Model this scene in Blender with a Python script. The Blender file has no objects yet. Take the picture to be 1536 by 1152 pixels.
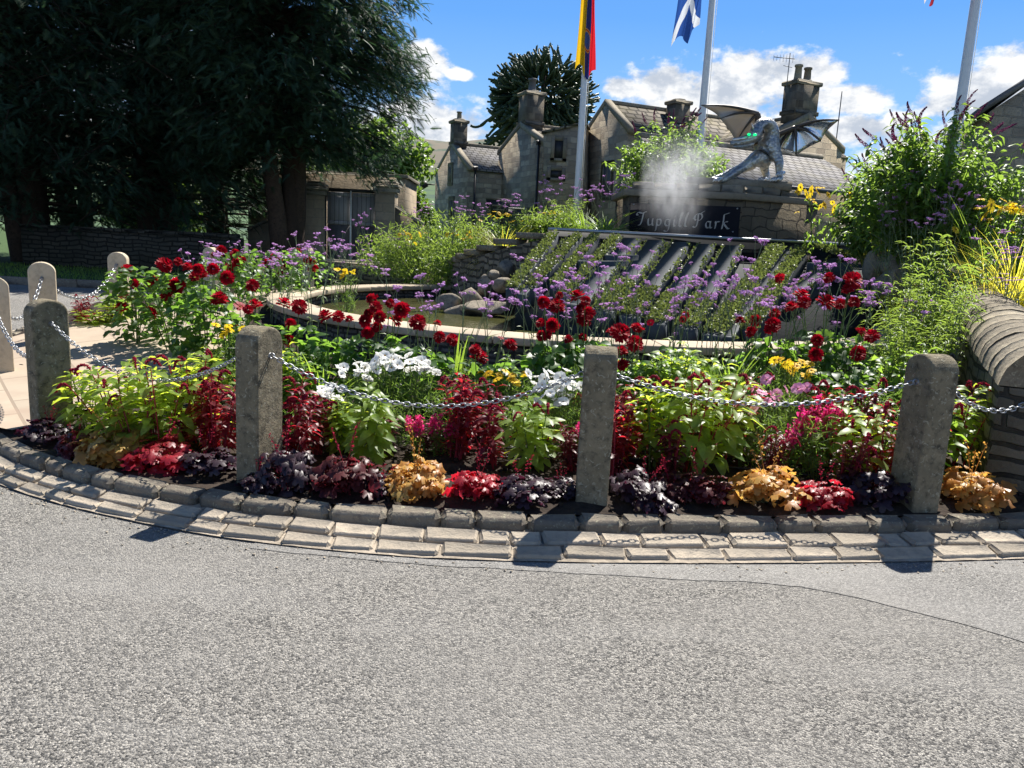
import bpy, bmesh, math, random
import numpy as np
R_ = math.radians
sc = bpy.context.scene
col = sc.collection
rng = np.random.default_rng(7)
random.seed(7)

# ---------------------------------------------------------------- camera
F, PW, PH = 1153.0, 1536, 1152
PITCH, ROLL, CZ = R_(10.4), R_(2.8), 1.6
_a = math.pi/2-PITCH
RX = np.array([[1,0,0],[0,math.cos(_a),-math.sin(_a)],[0,math.sin(_a),math.cos(_a)]])
RZ = np.array([[math.cos(ROLL),-math.sin(ROLL),0],[math.sin(ROLL),math.cos(ROLL),0],[0,0,1]])
RC = RX@RZ
cam = bpy.data.cameras.new('camera')
cam.sensor_width = 36; cam.lens = 36*F/PW; cam.clip_end = 6000; cam.clip_start = .05
co = bpy.data.objects.new('camera', cam); col.objects.link(co)
from mathutils import Matrix, Vector
co.matrix_world = Matrix.Translation((0,0,CZ)) @ Matrix(RC.tolist()).to_4x4()
sc.camera = co
CAM = np.array([0,0,CZ])
def ray(x,y): return RC@np.array([(x-PW/2)/F,-(y-PH/2)/F,-1.])
def D(x,y,Y):
    d=ray(x,y); return CAM+d*(Y/d[1])
def G(x,y,z):
    d=ray(x,y); return CAM+d*((z-CZ)/d[2])
def X(px,Y,z):                      # world x of picture column px at depth Y, height z
    a=(px-PW/2)/F; k=(z-CZ)/Y
    b=-((RC[2,0]*a-RC[2,2])-k*(RC[1,0]*a-RC[1,2]))/(RC[2,1]-k*RC[1,1])
    d=RC@np.array([a,b,-1]); return d[0]*Y/d[1]

# ---------------------------------------------------------------- sky and sun
SUN_EL, SUN_AZ = R_(54), R_(29)     # azimuth from +Y towards +X
w = bpy.data.worlds.new('World'); sc.world = w; w.use_nodes = True
nt = w.node_tree; N = nt.nodes; LK = nt.links; N.clear()
def nd(t, **k):
    n = N.new(t)
    for a,b in k.items(): setattr(n,a,b)
    return n
sky = nd('ShaderNodeTexSky', sky_type='NISHITA', sun_disc=False, sun_elevation=SUN_EL, sun_rotation=SUN_AZ,
         altitude=200, air_density=1.0, dust_density=0.3, ozone_density=3.0)
bg = nd('ShaderNodeBackground'); bg.inputs[1].default_value = .10
wo = nd('ShaderNodeOutputWorld')
hs = nd('ShaderNodeHueSaturation'); hs.inputs['Saturation'].default_value=1.22; hs.inputs['Value'].default_value=1.15
LK.new(sky.outputs[0], hs.inputs['Color'])
tc = nd('ShaderNodeTexCoord')
def M(op,a,b=None,c=None):
    n = nd('ShaderNodeMath', operation=op)
    for i,v in enumerate((a,b,c)):
        if v is None: continue
        if isinstance(v,(int,float)): n.inputs[i].default_value=v
        else: LK.new(v,n.inputs[i])
    return n.outputs[0]
sx = nd('ShaderNodeSeparateXYZ'); LK.new(tc.outputs['Generated'], sx.inputs[0])
az = M('ARCTAN2', sx.outputs[0], sx.outputs[1]); el = M('ARCSINE', sx.outputs[2])
# clouds: centre and half size in direction (from the skyline, then unseen ones added for fill), each (azimuth, elevation, ra, re)
def dirof(px,py):
    d=ray(px,py); return math.atan2(d[0],d[1]), math.asin(d[2]/np.linalg.norm(d))
CL = [(650,205,95,55),(570,215,60,40),(640,92,30,26),(690,112,24,8),(935,132,28,14),(1010,128,60,24),(1060,150,120,34),(1120,118,70,34),(1200,110,70,26),
      (1275,148,46,22),(1285,195,44,20),(1490,150,80,42),(1560,120,80,44),(1350,178,20,8),(1390,238,70,40),(300,120,150,60),(1700,160,100,60),(-100,90,180,70)]
mask=None
CL=[(*dirof(px,py),rx/F*1.15,ry/F*1.15) for (px,py,rx,ry) in CL]+[(2.4,.35,.35,.16),(-2.5,.4,.4,.16),(-3.0,.3,.4,.14),(1.7,.4,.3,.15)]  # appended clouds lie out of view, added to give white fill light
for (a,e,ra_,re_) in CL:
    u = M('DIVIDE', M('SUBTRACT',az,a), ra_); v = M('DIVIDE', M('SUBTRACT',el,e), re_)
    v = M('ADD', v, M('MULTIPLY',u,0.12))
    d2 = M('ADD', M('MULTIPLY',u,u), M('MULTIPLY',v,v))
    m = M('EXPONENT', M('MULTIPLY',d2,-0.9))
    mask = m if mask is None else M('MAXIMUM',mask,m)
cv = nd('ShaderNodeCombineXYZ'); LK.new(az,cv.inputs[0]); LK.new(M('MULTIPLY',el,1.5),cv.inputs[1])
def fbm(vec,scale,detail,rough,off=0):
    n=nd('ShaderNodeTexNoise'); n.inputs['Scale'].default_value=scale; n.inputs['Detail'].default_value=detail; n.inputs['Roughness'].default_value=rough
    if off:
        ad=nd('ShaderNodeVectorMath',operation='ADD'); ad.inputs[1].default_value=(0.012,off,0); LK.new(vec,ad.inputs[0]); vec=ad.outputs[0]
    LK.new(vec,n.inputs['Vector']); return n.outputs[0]
n1 = fbm(cv.outputs[0],22,8,.6); n2 = fbm(cv.outputs[0],22,8,.6,.03)
def mr(v,a,b,c=0,d=1):
    n=nd('ShaderNodeMapRange',interpolation_type='SMOOTHSTEP')
    for i,q in enumerate((a,b,c,d)): n.inputs[i+1].default_value=q
    LK.new(v,n.inputs[0]); return n.outputs[0]
dens = M('ADD', mask, M('MULTIPLY', M('SUBTRACT',n1,.5), 1.7))
cov = mr(dens,.36,.72)
shade = mr(M('ADD', M('MULTIPLY',M('SUBTRACT',n1,n2),2.2), M('MULTIPLY',dens,-.25)), -.55,.12)
cc = nd('ShaderNodeMix',data_type='RGBA'); LK.new(shade,cc.inputs[0])
cc.inputs[6].default_value=(2.7,3.0,3.5,1); cc.inputs[7].default_value=(5.0,5.05,5.1,1)
ramp=nd('ShaderNodeValToRGB'); LK.new(mr(el,-.02,1.2),ramp.inputs[0]); cr=ramp.color_ramp
for p_,c_ in ((0.,(.40,.62,.92,1)),(.04,(.27,.53,.93,1)),(.14,(.125,.37,.88,1)),(.34,(.075,.25,.66,1)),(.62,(.022,.085,.26,1)),(1.,(.014,.055,.18,1))):
    e_=cr.elements.new(p_) if p_ not in(0.,1.) else cr.elements[0 if p_==0. else -1]; e_.color=c_
rs=nd('ShaderNodeVectorMath',operation='SCALE'); LK.new(ramp.outputs[0],rs.inputs[0]); rs.inputs['Scale'].default_value=5.0
sm=nd('ShaderNodeMix',data_type='RGBA'); sm.inputs[0].default_value=.9; LK.new(hs.outputs[0],sm.inputs[6]); LK.new(rs.outputs[0],sm.inputs[7])
mx = nd('ShaderNodeMix',data_type='RGBA'); LK.new(cov,mx.inputs[0]); LK.new(sm.outputs[2],mx.inputs[6]); LK.new(cc.outputs[2],mx.inputs[7])
LK.new(mx.outputs[2],bg.inputs[0]); LK.new(bg.outputs[0],wo.inputs[0])
sl = bpy.data.lights.new('sun','SUN'); sl.energy=5.0; sl.angle=R_(.53); sl.color=(1,.955,.88)
so = bpy.data.objects.new('sun',sl); col.objects.link(so)
sdir = Vector((math.sin(SUN_AZ)*math.cos(SUN_EL), math.cos(SUN_AZ)*math.cos(SUN_EL), math.sin(SUN_EL)))
so.rotation_euler = sdir.to_track_quat('Z','Y').to_euler(); so.location=(0,0,30)
sc.view_settings.view_transform='Standard'; sc.view_settings.look='None'; sc.view_settings.gamma=1
sc.view_settings.exposure=1.08
sc.render.engine='CYCLES'
cy=sc.cycles; cy.max_bounces=6; cy.diffuse_bounces=3; cy.glossy_bounces=2; cy.transmission_bounces=3; cy.transparent_max_bounces=6; cy.volume_bounces=1
cy.use_denoising=True; cy.volume_step_rate=2; cy.volume_max_steps=128
cy.sample_clamp_indirect=6

# ---------------------------------------------------------------- materials
class MT:
    def __init__(s,name):
        s.m=bpy.data.materials.new(name); s.m.use_nodes=True; s.t=s.m.node_tree; s.n=s.t.nodes; s.l=s.t.links; s.n.clear()
        s.out=s.n.new('ShaderNodeOutputMaterial'); s._tc=None
    def N(s,t,ins={},**k):
        n=s.n.new(t)
        for a,b in k.items(): setattr(n,a,b)
        for a,b in ins.items(): s.set(n.inputs[a],b)
        return n
    def set(s,i,v):
        if hasattr(v,'is_output'): s.l.new(v,i)
        elif isinstance(v,(tuple,list)) and len(v)==3 and i.type=='RGBA': i.default_value=(*v,1)
        else: i.default_value=v
    def tc(s,k='Object'):
        if s._tc is None: s._tc=s.n.new('ShaderNodeTexCoord')
        return s._tc.outputs[k]
    def noise(s,vec,scale,detail=4,rough=.55,out=0,dist=0):
        return s.N('ShaderNodeTexNoise',{'Vector':vec,'Scale':scale,'Detail':detail,'Roughness':rough,'Distortion':dist}).outputs[out]
    def mix(s,f,a,b,bt='MIX'):
        n=s.N('ShaderNodeMix',data_type='RGBA',blend_type=bt); s.set(n.inputs[0],f); s.set(n.inputs[6],a); s.set(n.inputs[7],b); return n.outputs[2]
    def mr(s,v,a,b,c=0.,d=1.):
        return s.N('ShaderNodeMapRange',{0:v,1:a,2:b,3:c,4:d}).outputs[0]
    def math(s,op,a,b=0.):
        return s.N('ShaderNodeMath',{0:a,1:b},operation=op).outputs[0]
    def bump(s,h,st,dist=.01,normal=None):
        n=s.N('ShaderNodeBump',{'Strength':st,'Distance':dist,'Height':h})
        if normal is not None: s.l.new(normal,n.inputs['Normal'])
        return n.outputs[0]
    def pri(s,colr,rough=.7,spec=.3,normal=None,metal=0.):
        p=s.N('ShaderNodeBsdfPrincipled',{'Base Color':colr,'Roughness':rough,'Specular IOR Level':spec,'Metallic':metal})
        if normal is not None: s.l.new(normal,p.inputs['Normal'])
        return p
    def done(s,sh):
        s.l.new(sh.outputs[0] if hasattr(sh,'outputs') else sh,s.out.inputs[0]); return s.m
    def attr(s,n='rnd'):
        return s.N('ShaderNodeAttribute',attribute_name=n).outputs['Fac']
def leafmat(name,c1,c2,tr,trf=.42,rough=.42,spec=.35,hv=.25):
    t=MT(name); a=t.attr()
    oi=t.N('ShaderNodeObjectInfo').outputs['Random']
    c=t.mix(a,c1,c2)
    v=t.math('ADD',t.math('MULTIPLY',oi,hv),1-hv/2)
    v2=t.math('MULTIPLY',v,t.mr(t.noise(t.tc(),26,2),.3,.7,.8,1.2))
    hsv=t.N('ShaderNodeHueSaturation',{'Value':v2,'Color':c})
    p=t.pri(hsv.outputs[0],rough,spec)
    hs2=t.N('ShaderNodeHueSaturation',{'Value':v2,'Color':t.mix(a,tr,tuple(min(1,x*1.25) for x in tr))})
    q=t.N('ShaderNodeBsdfTranslucent',{'Color':hs2.outputs[0]})
    m=t.N('ShaderNodeMixShader',{0:trf}); t.l.new(p.outputs[0],m.inputs[1]); t.l.new(q.outputs[0],m.inputs[2])
    return t.done(m)
def plain(name,c,rough=.6,spec=.3,metal=0.,var=.15,scale=12,bump=0.,bscale=60):
    t=MT(name); f=t.mr(t.noise(t.tc(),scale,5),.3,.7,1-var,1+var)
    hsv=t.N('ShaderNodeHueSaturation',{'Value':f,'Color':c})
    nm=t.bump(t.noise(t.tc(),bscale,5),bump,.01) if bump else None
    return t.done(t.pri(hsv.outputs[0],rough,spec,nm,metal))
def stone(name,c1,c2,dark,scale=3,rough=.9,bump=.6,lich=None,sbump=70):
    t=MT(name); v=t.tc(); a=t.attr()
    f=t.mr(t.noise(v,scale,8,.65),.35,.65)
    c=t.mix(f,c1,c2); c=t.mix(t.math('MULTIPLY',a,.75),c,tuple(x*.6 for x in c2))
    c=t.mix(t.mr(t.noise(v,scale*5,6,.7),.48,.72),c,dark)
    if lich: c=t.mix(t.mr(t.noise(v,scale*9,3,.6,0,1.),.6,.66,0,.75),c,lich)
    b=t.math('ADD',t.noise(v,sbump,6,.7),t.math('MULTIPLY',t.noise(v,scale*4,4),1.2))
    return t.done(t.pri(c,rough,.2,t.bump(b,bump,.012)))
def masonry(name,c1,c2,mort,bw,bh,dark,bump=.7,dist=.05,mortar=.012,stain=.55):
    t=MT(name); uv=t.tc('UV')
    nv=t.N('ShaderNodeTexNoise',{'Vector':uv,'Scale':1.6,'Detail':3})
    sub=t.N('ShaderNodeVectorMath',{0:nv.outputs[1],1:(.5,.5,.5)},operation='SUBTRACT').outputs[0]
    sca=t.N('ShaderNodeVectorMath',{0:sub,'Scale':dist*2},operation='SCALE').outputs[0]
    uv2=t.N('ShaderNodeVectorMath',{0:uv,1:sca},operation='ADD').outputs[0]
    br=t.N('ShaderNodeTexBrick',{'Vector':uv2,'Color1':c1,'Color2':c2,'Mortar':mort,'Scale':1.,'Mortar Size':mortar,'Mortar Smooth':.3,'Bias':0.,'Brick Width':bw,'Row Height':bh},offset=.43,squash=.7,squash_frequency=3)
    c=t.mix(t.mr(t.noise(uv,1.1,6,.65),.42,.7,0,stain),br.outputs[0],dark)
    c=t.mix(t.mr(t.noise(uv,11,5,.7),.45,.75,0,.5),c,tuple(x*.5 for x in c1))
    h=t.math('ADD',t.math('MULTIPLY',br.outputs[1],-1.3),t.noise(uv,18,6,.7))
    return t.done(t.pri(c,.92,.15,t.bump(h,bump,.03)))
def slate(name,c1,c2,bw=.4,bh=.3,streak=.4,bump=.8,ms=.016):
    t=MT(name); uv=t.tc('UV')
    nv=t.N('ShaderNodeTexNoise',{'Vector':uv,'Scale':3.,'Detail':2})
    sca=t.N('ShaderNodeVectorMath',{0:nv.outputs[1],'Scale':.05},operation='SCALE').outputs[0]
    uv2=t.N('ShaderNodeVectorMath',{0:uv,1:sca},operation='ADD').outputs[0]
    br=t.N('ShaderNodeTexBrick',{'Vector':uv2,'Color1':c1,'Color2':c2,'Mortar':tuple(x*.2 for x in c1),'Scale':1.,'Mortar Size':ms,'Mortar Smooth':.4,'Bias':0.,'Brick Width':bw,'Row Height':bh})
    c=t.mix(t.mr(t.noise(uv,.8,6,.65),.45,.7,0,streak),br.outputs[0],(.17,.15,.07))
    sep=t.N('ShaderNodeSeparateXYZ',{0:uv2}).outputs[1]
    saw=t.math('FRACT',t.math('DIVIDE',sep,bh))
    h=t.math('ADD',t.math('MULTIPLY',saw,-1.),t.math('MULTIPLY',br.outputs[1],-.8))
    return t.done(t.pri(c,.85,.12,t.bump(h,bump,.05)))
def asphalt(name,lo,hi,patch,bump=.9,gs=85):
    t=MT(name); v=t.tc()
    vo=t.N('ShaderNodeTexVoronoi',{'Vector':v,'Scale':float(gs),'Randomness':1.}).outputs
    g=t.N('ShaderNodeSeparateColor',{0:vo['Color']}).outputs[0]
    c=t.mix(t.mr(g,.0,1.),lo,hi)
    fine=t.noise(v,gs*1.7,3,.8)
    c=t.mix(t.mr(fine,.40,.60,.86,0),c,(.024,.024,.025))
    big=t.noise(v,.7,6,.6)
    c=t.mix(t.mr(big,.4,.68,0,.6),c,patch)
    c=t.mix(t.mr(t.noise(v,.35,4,.6),.5,.75,0,.16),c,(.36,.31,.25))
    band=t.noise(t.N('ShaderNodeMapping',{0:v,3:(.22,1.5,1.)}).outputs[0],1.4,5,.6)
    c=t.mix(t.mr(band,.5,.72,0,.38),c,tuple(x*1.25 for x in patch)); c=t.mix(t.mr(t.noise(v,2.6,5,.7),.6,.78,0,.4),c,tuple(x*.45 for x in patch))
    h=t.math('ADD',t.math('MULTIPLY',vo['Distance'],-1.2),fine)
    return t.done(t.pri(c,.88,.25,t.bump(h,bump,.008)))
MAT={}
MAT['road']=asphalt('asphalt',(.07,.068,.064),(.60,.565,.505),(.255,.245,.228),gs=115)
MAT['strip']=asphalt('asphalt_strip',(.10,.097,.092),(.47,.45,.415),(.275,.265,.248),.6,130)
MAT['kerb']=stone('kerb_stone',(.30,.26,.20),(.22,.19,.15),(.12,.10,.085),4,.92,.8,(.36,.34,.24))
MAT['sett']=stone('sett_stone',(.50,.42,.325),(.40,.345,.27),(.26,.23,.19),4,.92,.7)
MAT['mortar']=plain('mortar',(.33,.28,.22),.95,.1,0,.35,9,.8,50)
MAT['post_old']=stone('weathered_stone',(.285,.24,.16),(.155,.133,.09),(.06,.054,.04),4,.95,1.,(.36,.34,.26),70)
MAT['post_new']=stone('pale_limestone',(.52,.44,.32),(.44,.37,.27),(.36,.30,.22),3,.9,.35)
MAT['coping']=stone('coping_stone',(.56,.46,.34),(.47,.39,.29),(.36,.30,.23),2.5,.9,.3)
MAT['capwall']=stone('rough_coping',(.33,.285,.21),(.24,.205,.155),(.11,.095,.075),4,.95,1.,(.38,.36,.27),40)
MAT['rock']=stone('boulder_stone',(.30,.26,.20),(.20,.17,.135),(.09,.08,.065),4,.9,1.)
MAT['house']=masonry('house_stone',(.52,.435,.31),(.25,.205,.155),(.35,.305,.235),.6,.3,(.135,.115,.092),1.,.08,.025,.4)
MAT['trim']=stone('dressed_stone',(.31,.27,.205),(.24,.21,.16),(.13,.115,.09),1.5,.92,.4)
MAT['plinth']=masonry('plinth_stone',(.17,.14,.095),(.09,.075,.053),(.05,.042,.033),.5,.17,(.06,.052,.04),.8,.2,.012,.75)
MAT['drystone']=masonry('wall_stone',(.26,.225,.17),(.15,.132,.10),(.05,.045,.037),.34,.11,(.075,.07,.058),1.,.12,.02,.5)
MAT['shaded_stone']=masonry('shaded_wall_stone',(.085,.078,.062),(.05,.047,.038),(.02,.019,.016),.34,.11,(.03,.032,.024),.8,.12,.02,.6)  # darker copy of the wall stone, the conifers' shade put into its colour
MAT['soot']=masonry('sooty_stone',(.24,.205,.155),(.085,.075,.063),(.17,.15,.125),.5,.36,(.03,.028,.026),.6,.05,.014,.6)
MAT['gatestone']=masonry('gate_stone',(.36,.285,.20),(.27,.215,.15),(.24,.20,.15),.6,.26,(.13,.11,.085),.5,.04)
MAT['pondwall']=masonry('pond_wall_stone',(.20,.19,.175),(.12,.115,.105),(.04,.04,.04),.2,.06,(.06,.065,.06),1.,.06,.014,.4)
MAT['slate']=slate('roof_slate',(.205,.198,.20),(.15,.145,.148),.42,.34,.35,1.,.035)
MAT['slate2']=slate('stone_tile',(.235,.205,.165),(.14,.122,.10),.6,.46,.6,1.6,.06)
MAT['soil']=plain('soil',(.036,.027,.021),.95,.15,0,.5,14,1.,55)
MAT['grass']=plain('turf',(.05,.085,.025),.9,.2,0,.4,4,.8,90)
MAT['dark']=plain('dark_paint',(.02,.021,.024),.5,.4)
MAT['lead']=plain('lead',(.10,.10,.105),.6,.4)
MAT['white']=plain('white_paint',(.72,.72,.70),.4,.4,0,.05)
MAT['pole']=plain('pole_paint',(.66,.66,.64),.35,.5,0,.06)
MAT['wood']=None
t=MT('weathered_wood'); uv=t.tc('UV')
wv=t.noise(t.N('ShaderNodeMapping',{0:uv,3:(6.,.6,1.)}).outputs[0],3,6,.7)
sx_=t.N('ShaderNodeSeparateXYZ',{0:uv}).outputs[0]; gap=t.mr(t.math('ABSOLUTE',t.math('SUBTRACT',t.math('FRACT',t.math('DIVIDE',sx_,.14)),.5)),.44,.48)
MAT['wood']=t.done(t.pri(t.mix(gap,t.mix(wv,(.20,.195,.205),(.36,.35,.36)),(.03,.03,.03)),.85,.2,t.bump(t.math('MULTIPLY',gap,-1.),.7,.01)))
MAT['steel']=None
t=MT('galvanised_steel'); MAT['steel']=t.done(t.pri(t.mix(t.noise(t.tc(),40,3),(.26,.27,.28),(.46,.47,.48)),.45,.5,None,.85))
t=MT('slate_panel'); v=t.tc(); c=t.mix(t.noise(v,2.2,6,.7),(.028,.036,.044),(.075,.088,.10))
c=t.mix(t.mr(t.noise(v,9,5,.7),.55,.75,0,.5),c,(.12,.14,.14)); MAT['panel']=t.done(t.pri(c,.7,.25,t.bump(t.noise(v,30,4),.15,.01)))
t=MT('dark_slate'); v=t.tc(); MAT['ramp']=t.done(t.pri(t.mix(t.noise(v,4,6,.7),(.012,.014,.017),(.04,.045,.045)),.8,.12,t.bump(t.noise(v,14,5),.4,.02)))
t=MT('sign_slate'); v=t.tc(); MAT['sign']=t.done(t.pri(t.mix(t.noise(v,3,5,.7),(.008,.008,.012),(.018,.018,.024)),.85,.12))
MAT['letter']=plain('letter_paint',(.40,.39,.36),.8,.2,0,.3,14)
# pale sandstone flags
t=MT('sandstone_paving'); v=t.tc()
mp=t.N('ShaderNodeMapping',{0:v,2:(0,0,.9)}).outputs[0]
br=t.N('ShaderNodeTexBrick',{'Vector':mp,'Color1':(.40,.33,.25),'Color2':(.34,.285,.22),'Mortar':(.25,.20,.15),'Scale':1.,'Mortar Size':.012,'Brick Width':.9,'Row Height':.6})
c=t.mix(t.mr(t.noise(v,2.5,6,.6),.4,.7,0,.6),br.outputs[0],(.30,.22,.165))
MAT['paving']=t.done(t.pri(c,.85,.2,t.bump(t.math('ADD',t.math('MULTIPLY',br.outputs[1],-1.),t.math('MULTIPLY',t.noise(v,9,5),.5)),.4,.01)))
# water
t=MT('pond_water'); v=t.tc()
c=t.mix(t.noise(v,1.3,5,.6),(.05,.055,.02),(.10,.095,.035))
MAT['water']=t.done(t.pri(c,.06,.5,t.bump(t.noise(v,9,3,.5),.25,.03)))
# foliage
L=leafmat
MAT['caramel']=L('caramel_leaf',(.36,.16,.045),(.48,.33,.10),(.80,.42,.08),.4)
MAT['crimson']=L('crimson_leaf',(.18,.008,.018),(.30,.022,.04),(.75,.02,.045),.42,.4,.32)
MAT['purple']=L('purple_leaf',(.022,.012,.020),(.045,.028,.040),(.12,.02,.05),.22,.42,.32)
MAT['burgundy']=L('burgundy_leaf',(.06,.012,.018),(.11,.035,.035),(.32,.03,.045),.35,.42,.32)
MAT['lime']=L('lime_leaf',(.10,.18,.035),(.19,.27,.07),(.66,.78,.07),.5)
MAT['maroon']=L('maroon_leaf',(.065,.010,.018),(.15,.025,.028),(.62,.03,.045),.42)
MAT['redstem']=L('red_stem',(.22,.012,.03),(.32,.03,.05),(.5,.03,.05),.2)
MAT['tassel']=L('tassel',(.16,.01,.03),(.28,.02,.05),(.5,.03,.06),.3,.8,.1)
MAT['mid']=L('mid_leaf',(.045,.10,.025),(.09,.16,.04),(.36,.56,.06),.45)
MAT['dahlia_leaf']=L('dahlia_leaf',(.025,.065,.02),(.055,.11,.032),(.24,.44,.05),.42)
MAT['feather']=L('feather_leaf',(.06,.11,.03),(.10,.17,.04),(.26,.42,.06),.4)
MAT['stem']=L('green_stem',(.07,.12,.035),(.12,.17,.05),(.25,.36,.08),.25)
MAT['palestem']=L('pale_stem',(.14,.19,.10),(.20,.25,.14),(.3,.4,.15),.2)
MAT['strap']=L('strap_leaf',(.07,.14,.03),(.11,.2,.04),(.36,.54,.06),.42)
MAT['gold']=L('golden_grass',(.33,.34,.04),(.48,.44,.06),(.85,.76,.08),.5)
MAT['sedum']=L('sedum_leaf',(.08,.11,.035),(.16,.17,.06),(.22,.28,.06),.25)
MAT['bud_leaf']=L('buddleia_leaf',(.05,.095,.03),(.09,.15,.045),(.30,.46,.06),.42)
MAT['bank']=L('bank_leaf',(.08,.14,.03),(.15,.21,.05),(.34,.48,.07),.42)
MAT['needle']=L('conifer_needle',(.018,.042,.026),(.042,.08,.045),(.05,.11,.04),.22,.6,.25,.1)
MAT['decid']=L('tree_leaf',(.055,.10,.02),(.095,.155,.035),(.26,.42,.05),.35)
MAT['puzzle']=L('puzzle_leaf',(.026,.05,.024),(.058,.085,.04),(.06,.10,.03),.12,.5)
MAT['dahlia']=L('dahlia_petal',(.17,.003,.010),(.33,.008,.020),(.62,.006,.025),.30,.55,.15,.4)
MAT['verbena']=L('verbena_floret',(.52,.27,.55),(.70,.45,.72),(.72,.42,.76),.3,.7,.15)
MAT['whitep']=L('white_petal',(.78,.78,.74),(.86,.86,.82),(.9,.9,.84),.35,.5,.2,.05)
MAT['pinkp']=L('pink_petal',(.74,.30,.50),(.84,.48,.62),(.9,.42,.6),.35,.5,.2)
MAT['magenta']=L('magenta_petal',(.60,.025,.16),(.78,.07,.24),(.95,.06,.3),.35,.5,.2)
MAT['yellowp']=L('yellow_petal',(.74,.44,.02),(.82,.56,.03),(.95,.65,.03),.35,.5,.2)
MAT['centre']=plain('flower_centre',(.30,.17,.02),.9,.1)
MAT['panicle']=L('buddleia_panicle',(.05,.014,.035),(.12,.025,.075),(.24,.04,.14),.25,.8,.1)
MAT['bark']=stone('bark',(.085,.056,.04),(.055,.038,.028),(.025,.02,.016),3,.95,1.)

# ---------------------------------------------------------------- mesh helpers
def nrm(a):
    a=np.asarray(a,float); return a/np.maximum(np.linalg.norm(a,axis=-1,keepdims=True),1e-9)
class B:
    """collects geometry (verts, faces, one random value per vertex, optional uv by normal)"""
    def __init__(s): s.V=[]; s.F={}; s.r=[]; s.n=0
    def add(s,V,faces,rnd=None):
        V=np.asarray(V,float).reshape(-1,3)
        for f in faces:
            f=np.asarray(f,int)
            if f.ndim==1: f=f[None]
            s.F.setdefault(f.shape[1],[]).append(f+s.n)
        s.V.append(V); s.n+=len(V)
        s.r.append(np.full(len(V),rng.random()) if rnd is None else np.broadcast_to(np.asarray(rnd,float),(len(V),)))
        return s
    def mesh(s,name,mat,smooth=False,uv=False):
        me=bpy.data.meshes.new(name)
        V=np.concatenate(s.V); fl=[]; tot=[]
        for k in sorted(s.F):
            a=np.concatenate(s.F[k]); fl.append(a.ravel()); tot.append(np.full(len(a),k))
        fl=np.concatenate(fl); tot=np.concatenate(tot); st=np.concatenate([[0],np.cumsum(tot)[:-1]])
        me.vertices.add(len(V)); me.vertices.foreach_set('co',V.astype(np.float32).ravel())
        me.loops.add(len(fl)); me.loops.foreach_set('vertex_index',fl.astype(np.int32))
        me.polygons.add(len(tot)); me.polygons.foreach_set('loop_start',st.astype(np.int32)); me.polygons.foreach_set('loop_total',tot.astype(np.int32))
        if smooth: me.polygons.foreach_set('use_smooth',np.ones(len(tot),bool))
        me.update(calc_edges=True)
        at=me.attributes.new('rnd','FLOAT','POINT'); at.data.foreach_set('value',np.concatenate(s.r).astype(np.float32))
        if uv:
            ul=me.uv_layers.new(name='UVMap'); U=np.zeros((len(fl),2))
            nn=np.zeros(len(me.polygons)*3); me.polygons.foreach_get('normal',nn); nn=nn.reshape(-1,3)
            pn=np.repeat(nn,tot,axis=0); P=V[fl]
            hor=np.stack([-pn[:,1],pn[:,0]],1); hl=np.linalg.norm(hor,axis=1)
            flat=hl<.05; hor=np.where(flat[:,None],[[1.,0.]],hor/np.maximum(hl,1e-6)[:,None])
            U[:,0]=(P[:,:2]*hor).sum(1)
            up=np.cross(pn,np.concatenate([hor,np.zeros((len(hor),1))],1))
            U[:,1]=np.where(flat,P[:,1],(P*up).sum(1))
            ul.data.foreach_set('uv',U.astype(np.float32).ravel())
        if mat is not None: me.materials.append(MAT[mat] if isinstance(mat,str) else mat)
        return me
    def obj(s,name,mat,parent=None,smooth=False,uv=False,loc=None):
        return link(name,s.mesh(name,mat,smooth,uv),parent,loc)
def link(name,data,parent=None,loc=None,rot=None,scale=None):
    o=bpy.data.objects.new(name,data); col.objects.link(o)
    if parent is not None: o.parent=parent
    if loc is not None: o.location=loc
    if rot is not None: o.rotation_euler=rot
    if scale is not None: o.scale=scale if hasattr(scale,'__len__') else (scale,)*3
    return o
def tag(o,label,cat,group=None):
    o['label']=label; o['category']=cat
    if group: o['group']=group
    return o
def thing(name,label,cat,loc=(0,0,0),rotz=0.,group=None,scale=None):
    o=link(name,None,None,loc,(0,0,rotz),scale); o.empty_display_size=.1
    return tag(o,label,cat,group)
def struct(o,kind='structure'): o['kind']=kind; return o
def scatter(b,T,pos,d,n,L,W,rnd=None,zs=None):
    tv,tf=T; pos=np.asarray(pos,float); d=nrm(d); s=nrm(np.cross(d,n)); n2=np.cross(s,d)
    k=len(pos); L=np.broadcast_to(L,(k,)); W=np.broadcast_to(W,(k,)); zs=L if zs is None else np.broadcast_to(zs,(k,))
    V=(pos[:,None]+tv[None,:,0,None]*W[:,None,None]*s[:,None]+tv[None,:,1,None]*L[:,None,None]*d[:,None]+tv[None,:,2,None]*zs[:,None,None]*n2[:,None])
    m=len(tv); off=(np.arange(k)*m)[:,None,None]
    faces=[(np.asarray(f)[None]+off).reshape(-1,np.asarray(f).shape[1]) for f in tf]
    r=rng.random(k) if rnd is None else np.broadcast_to(rnd,(k,))
    b.add(V.reshape(-1,3),faces,np.repeat(r,m))
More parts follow.
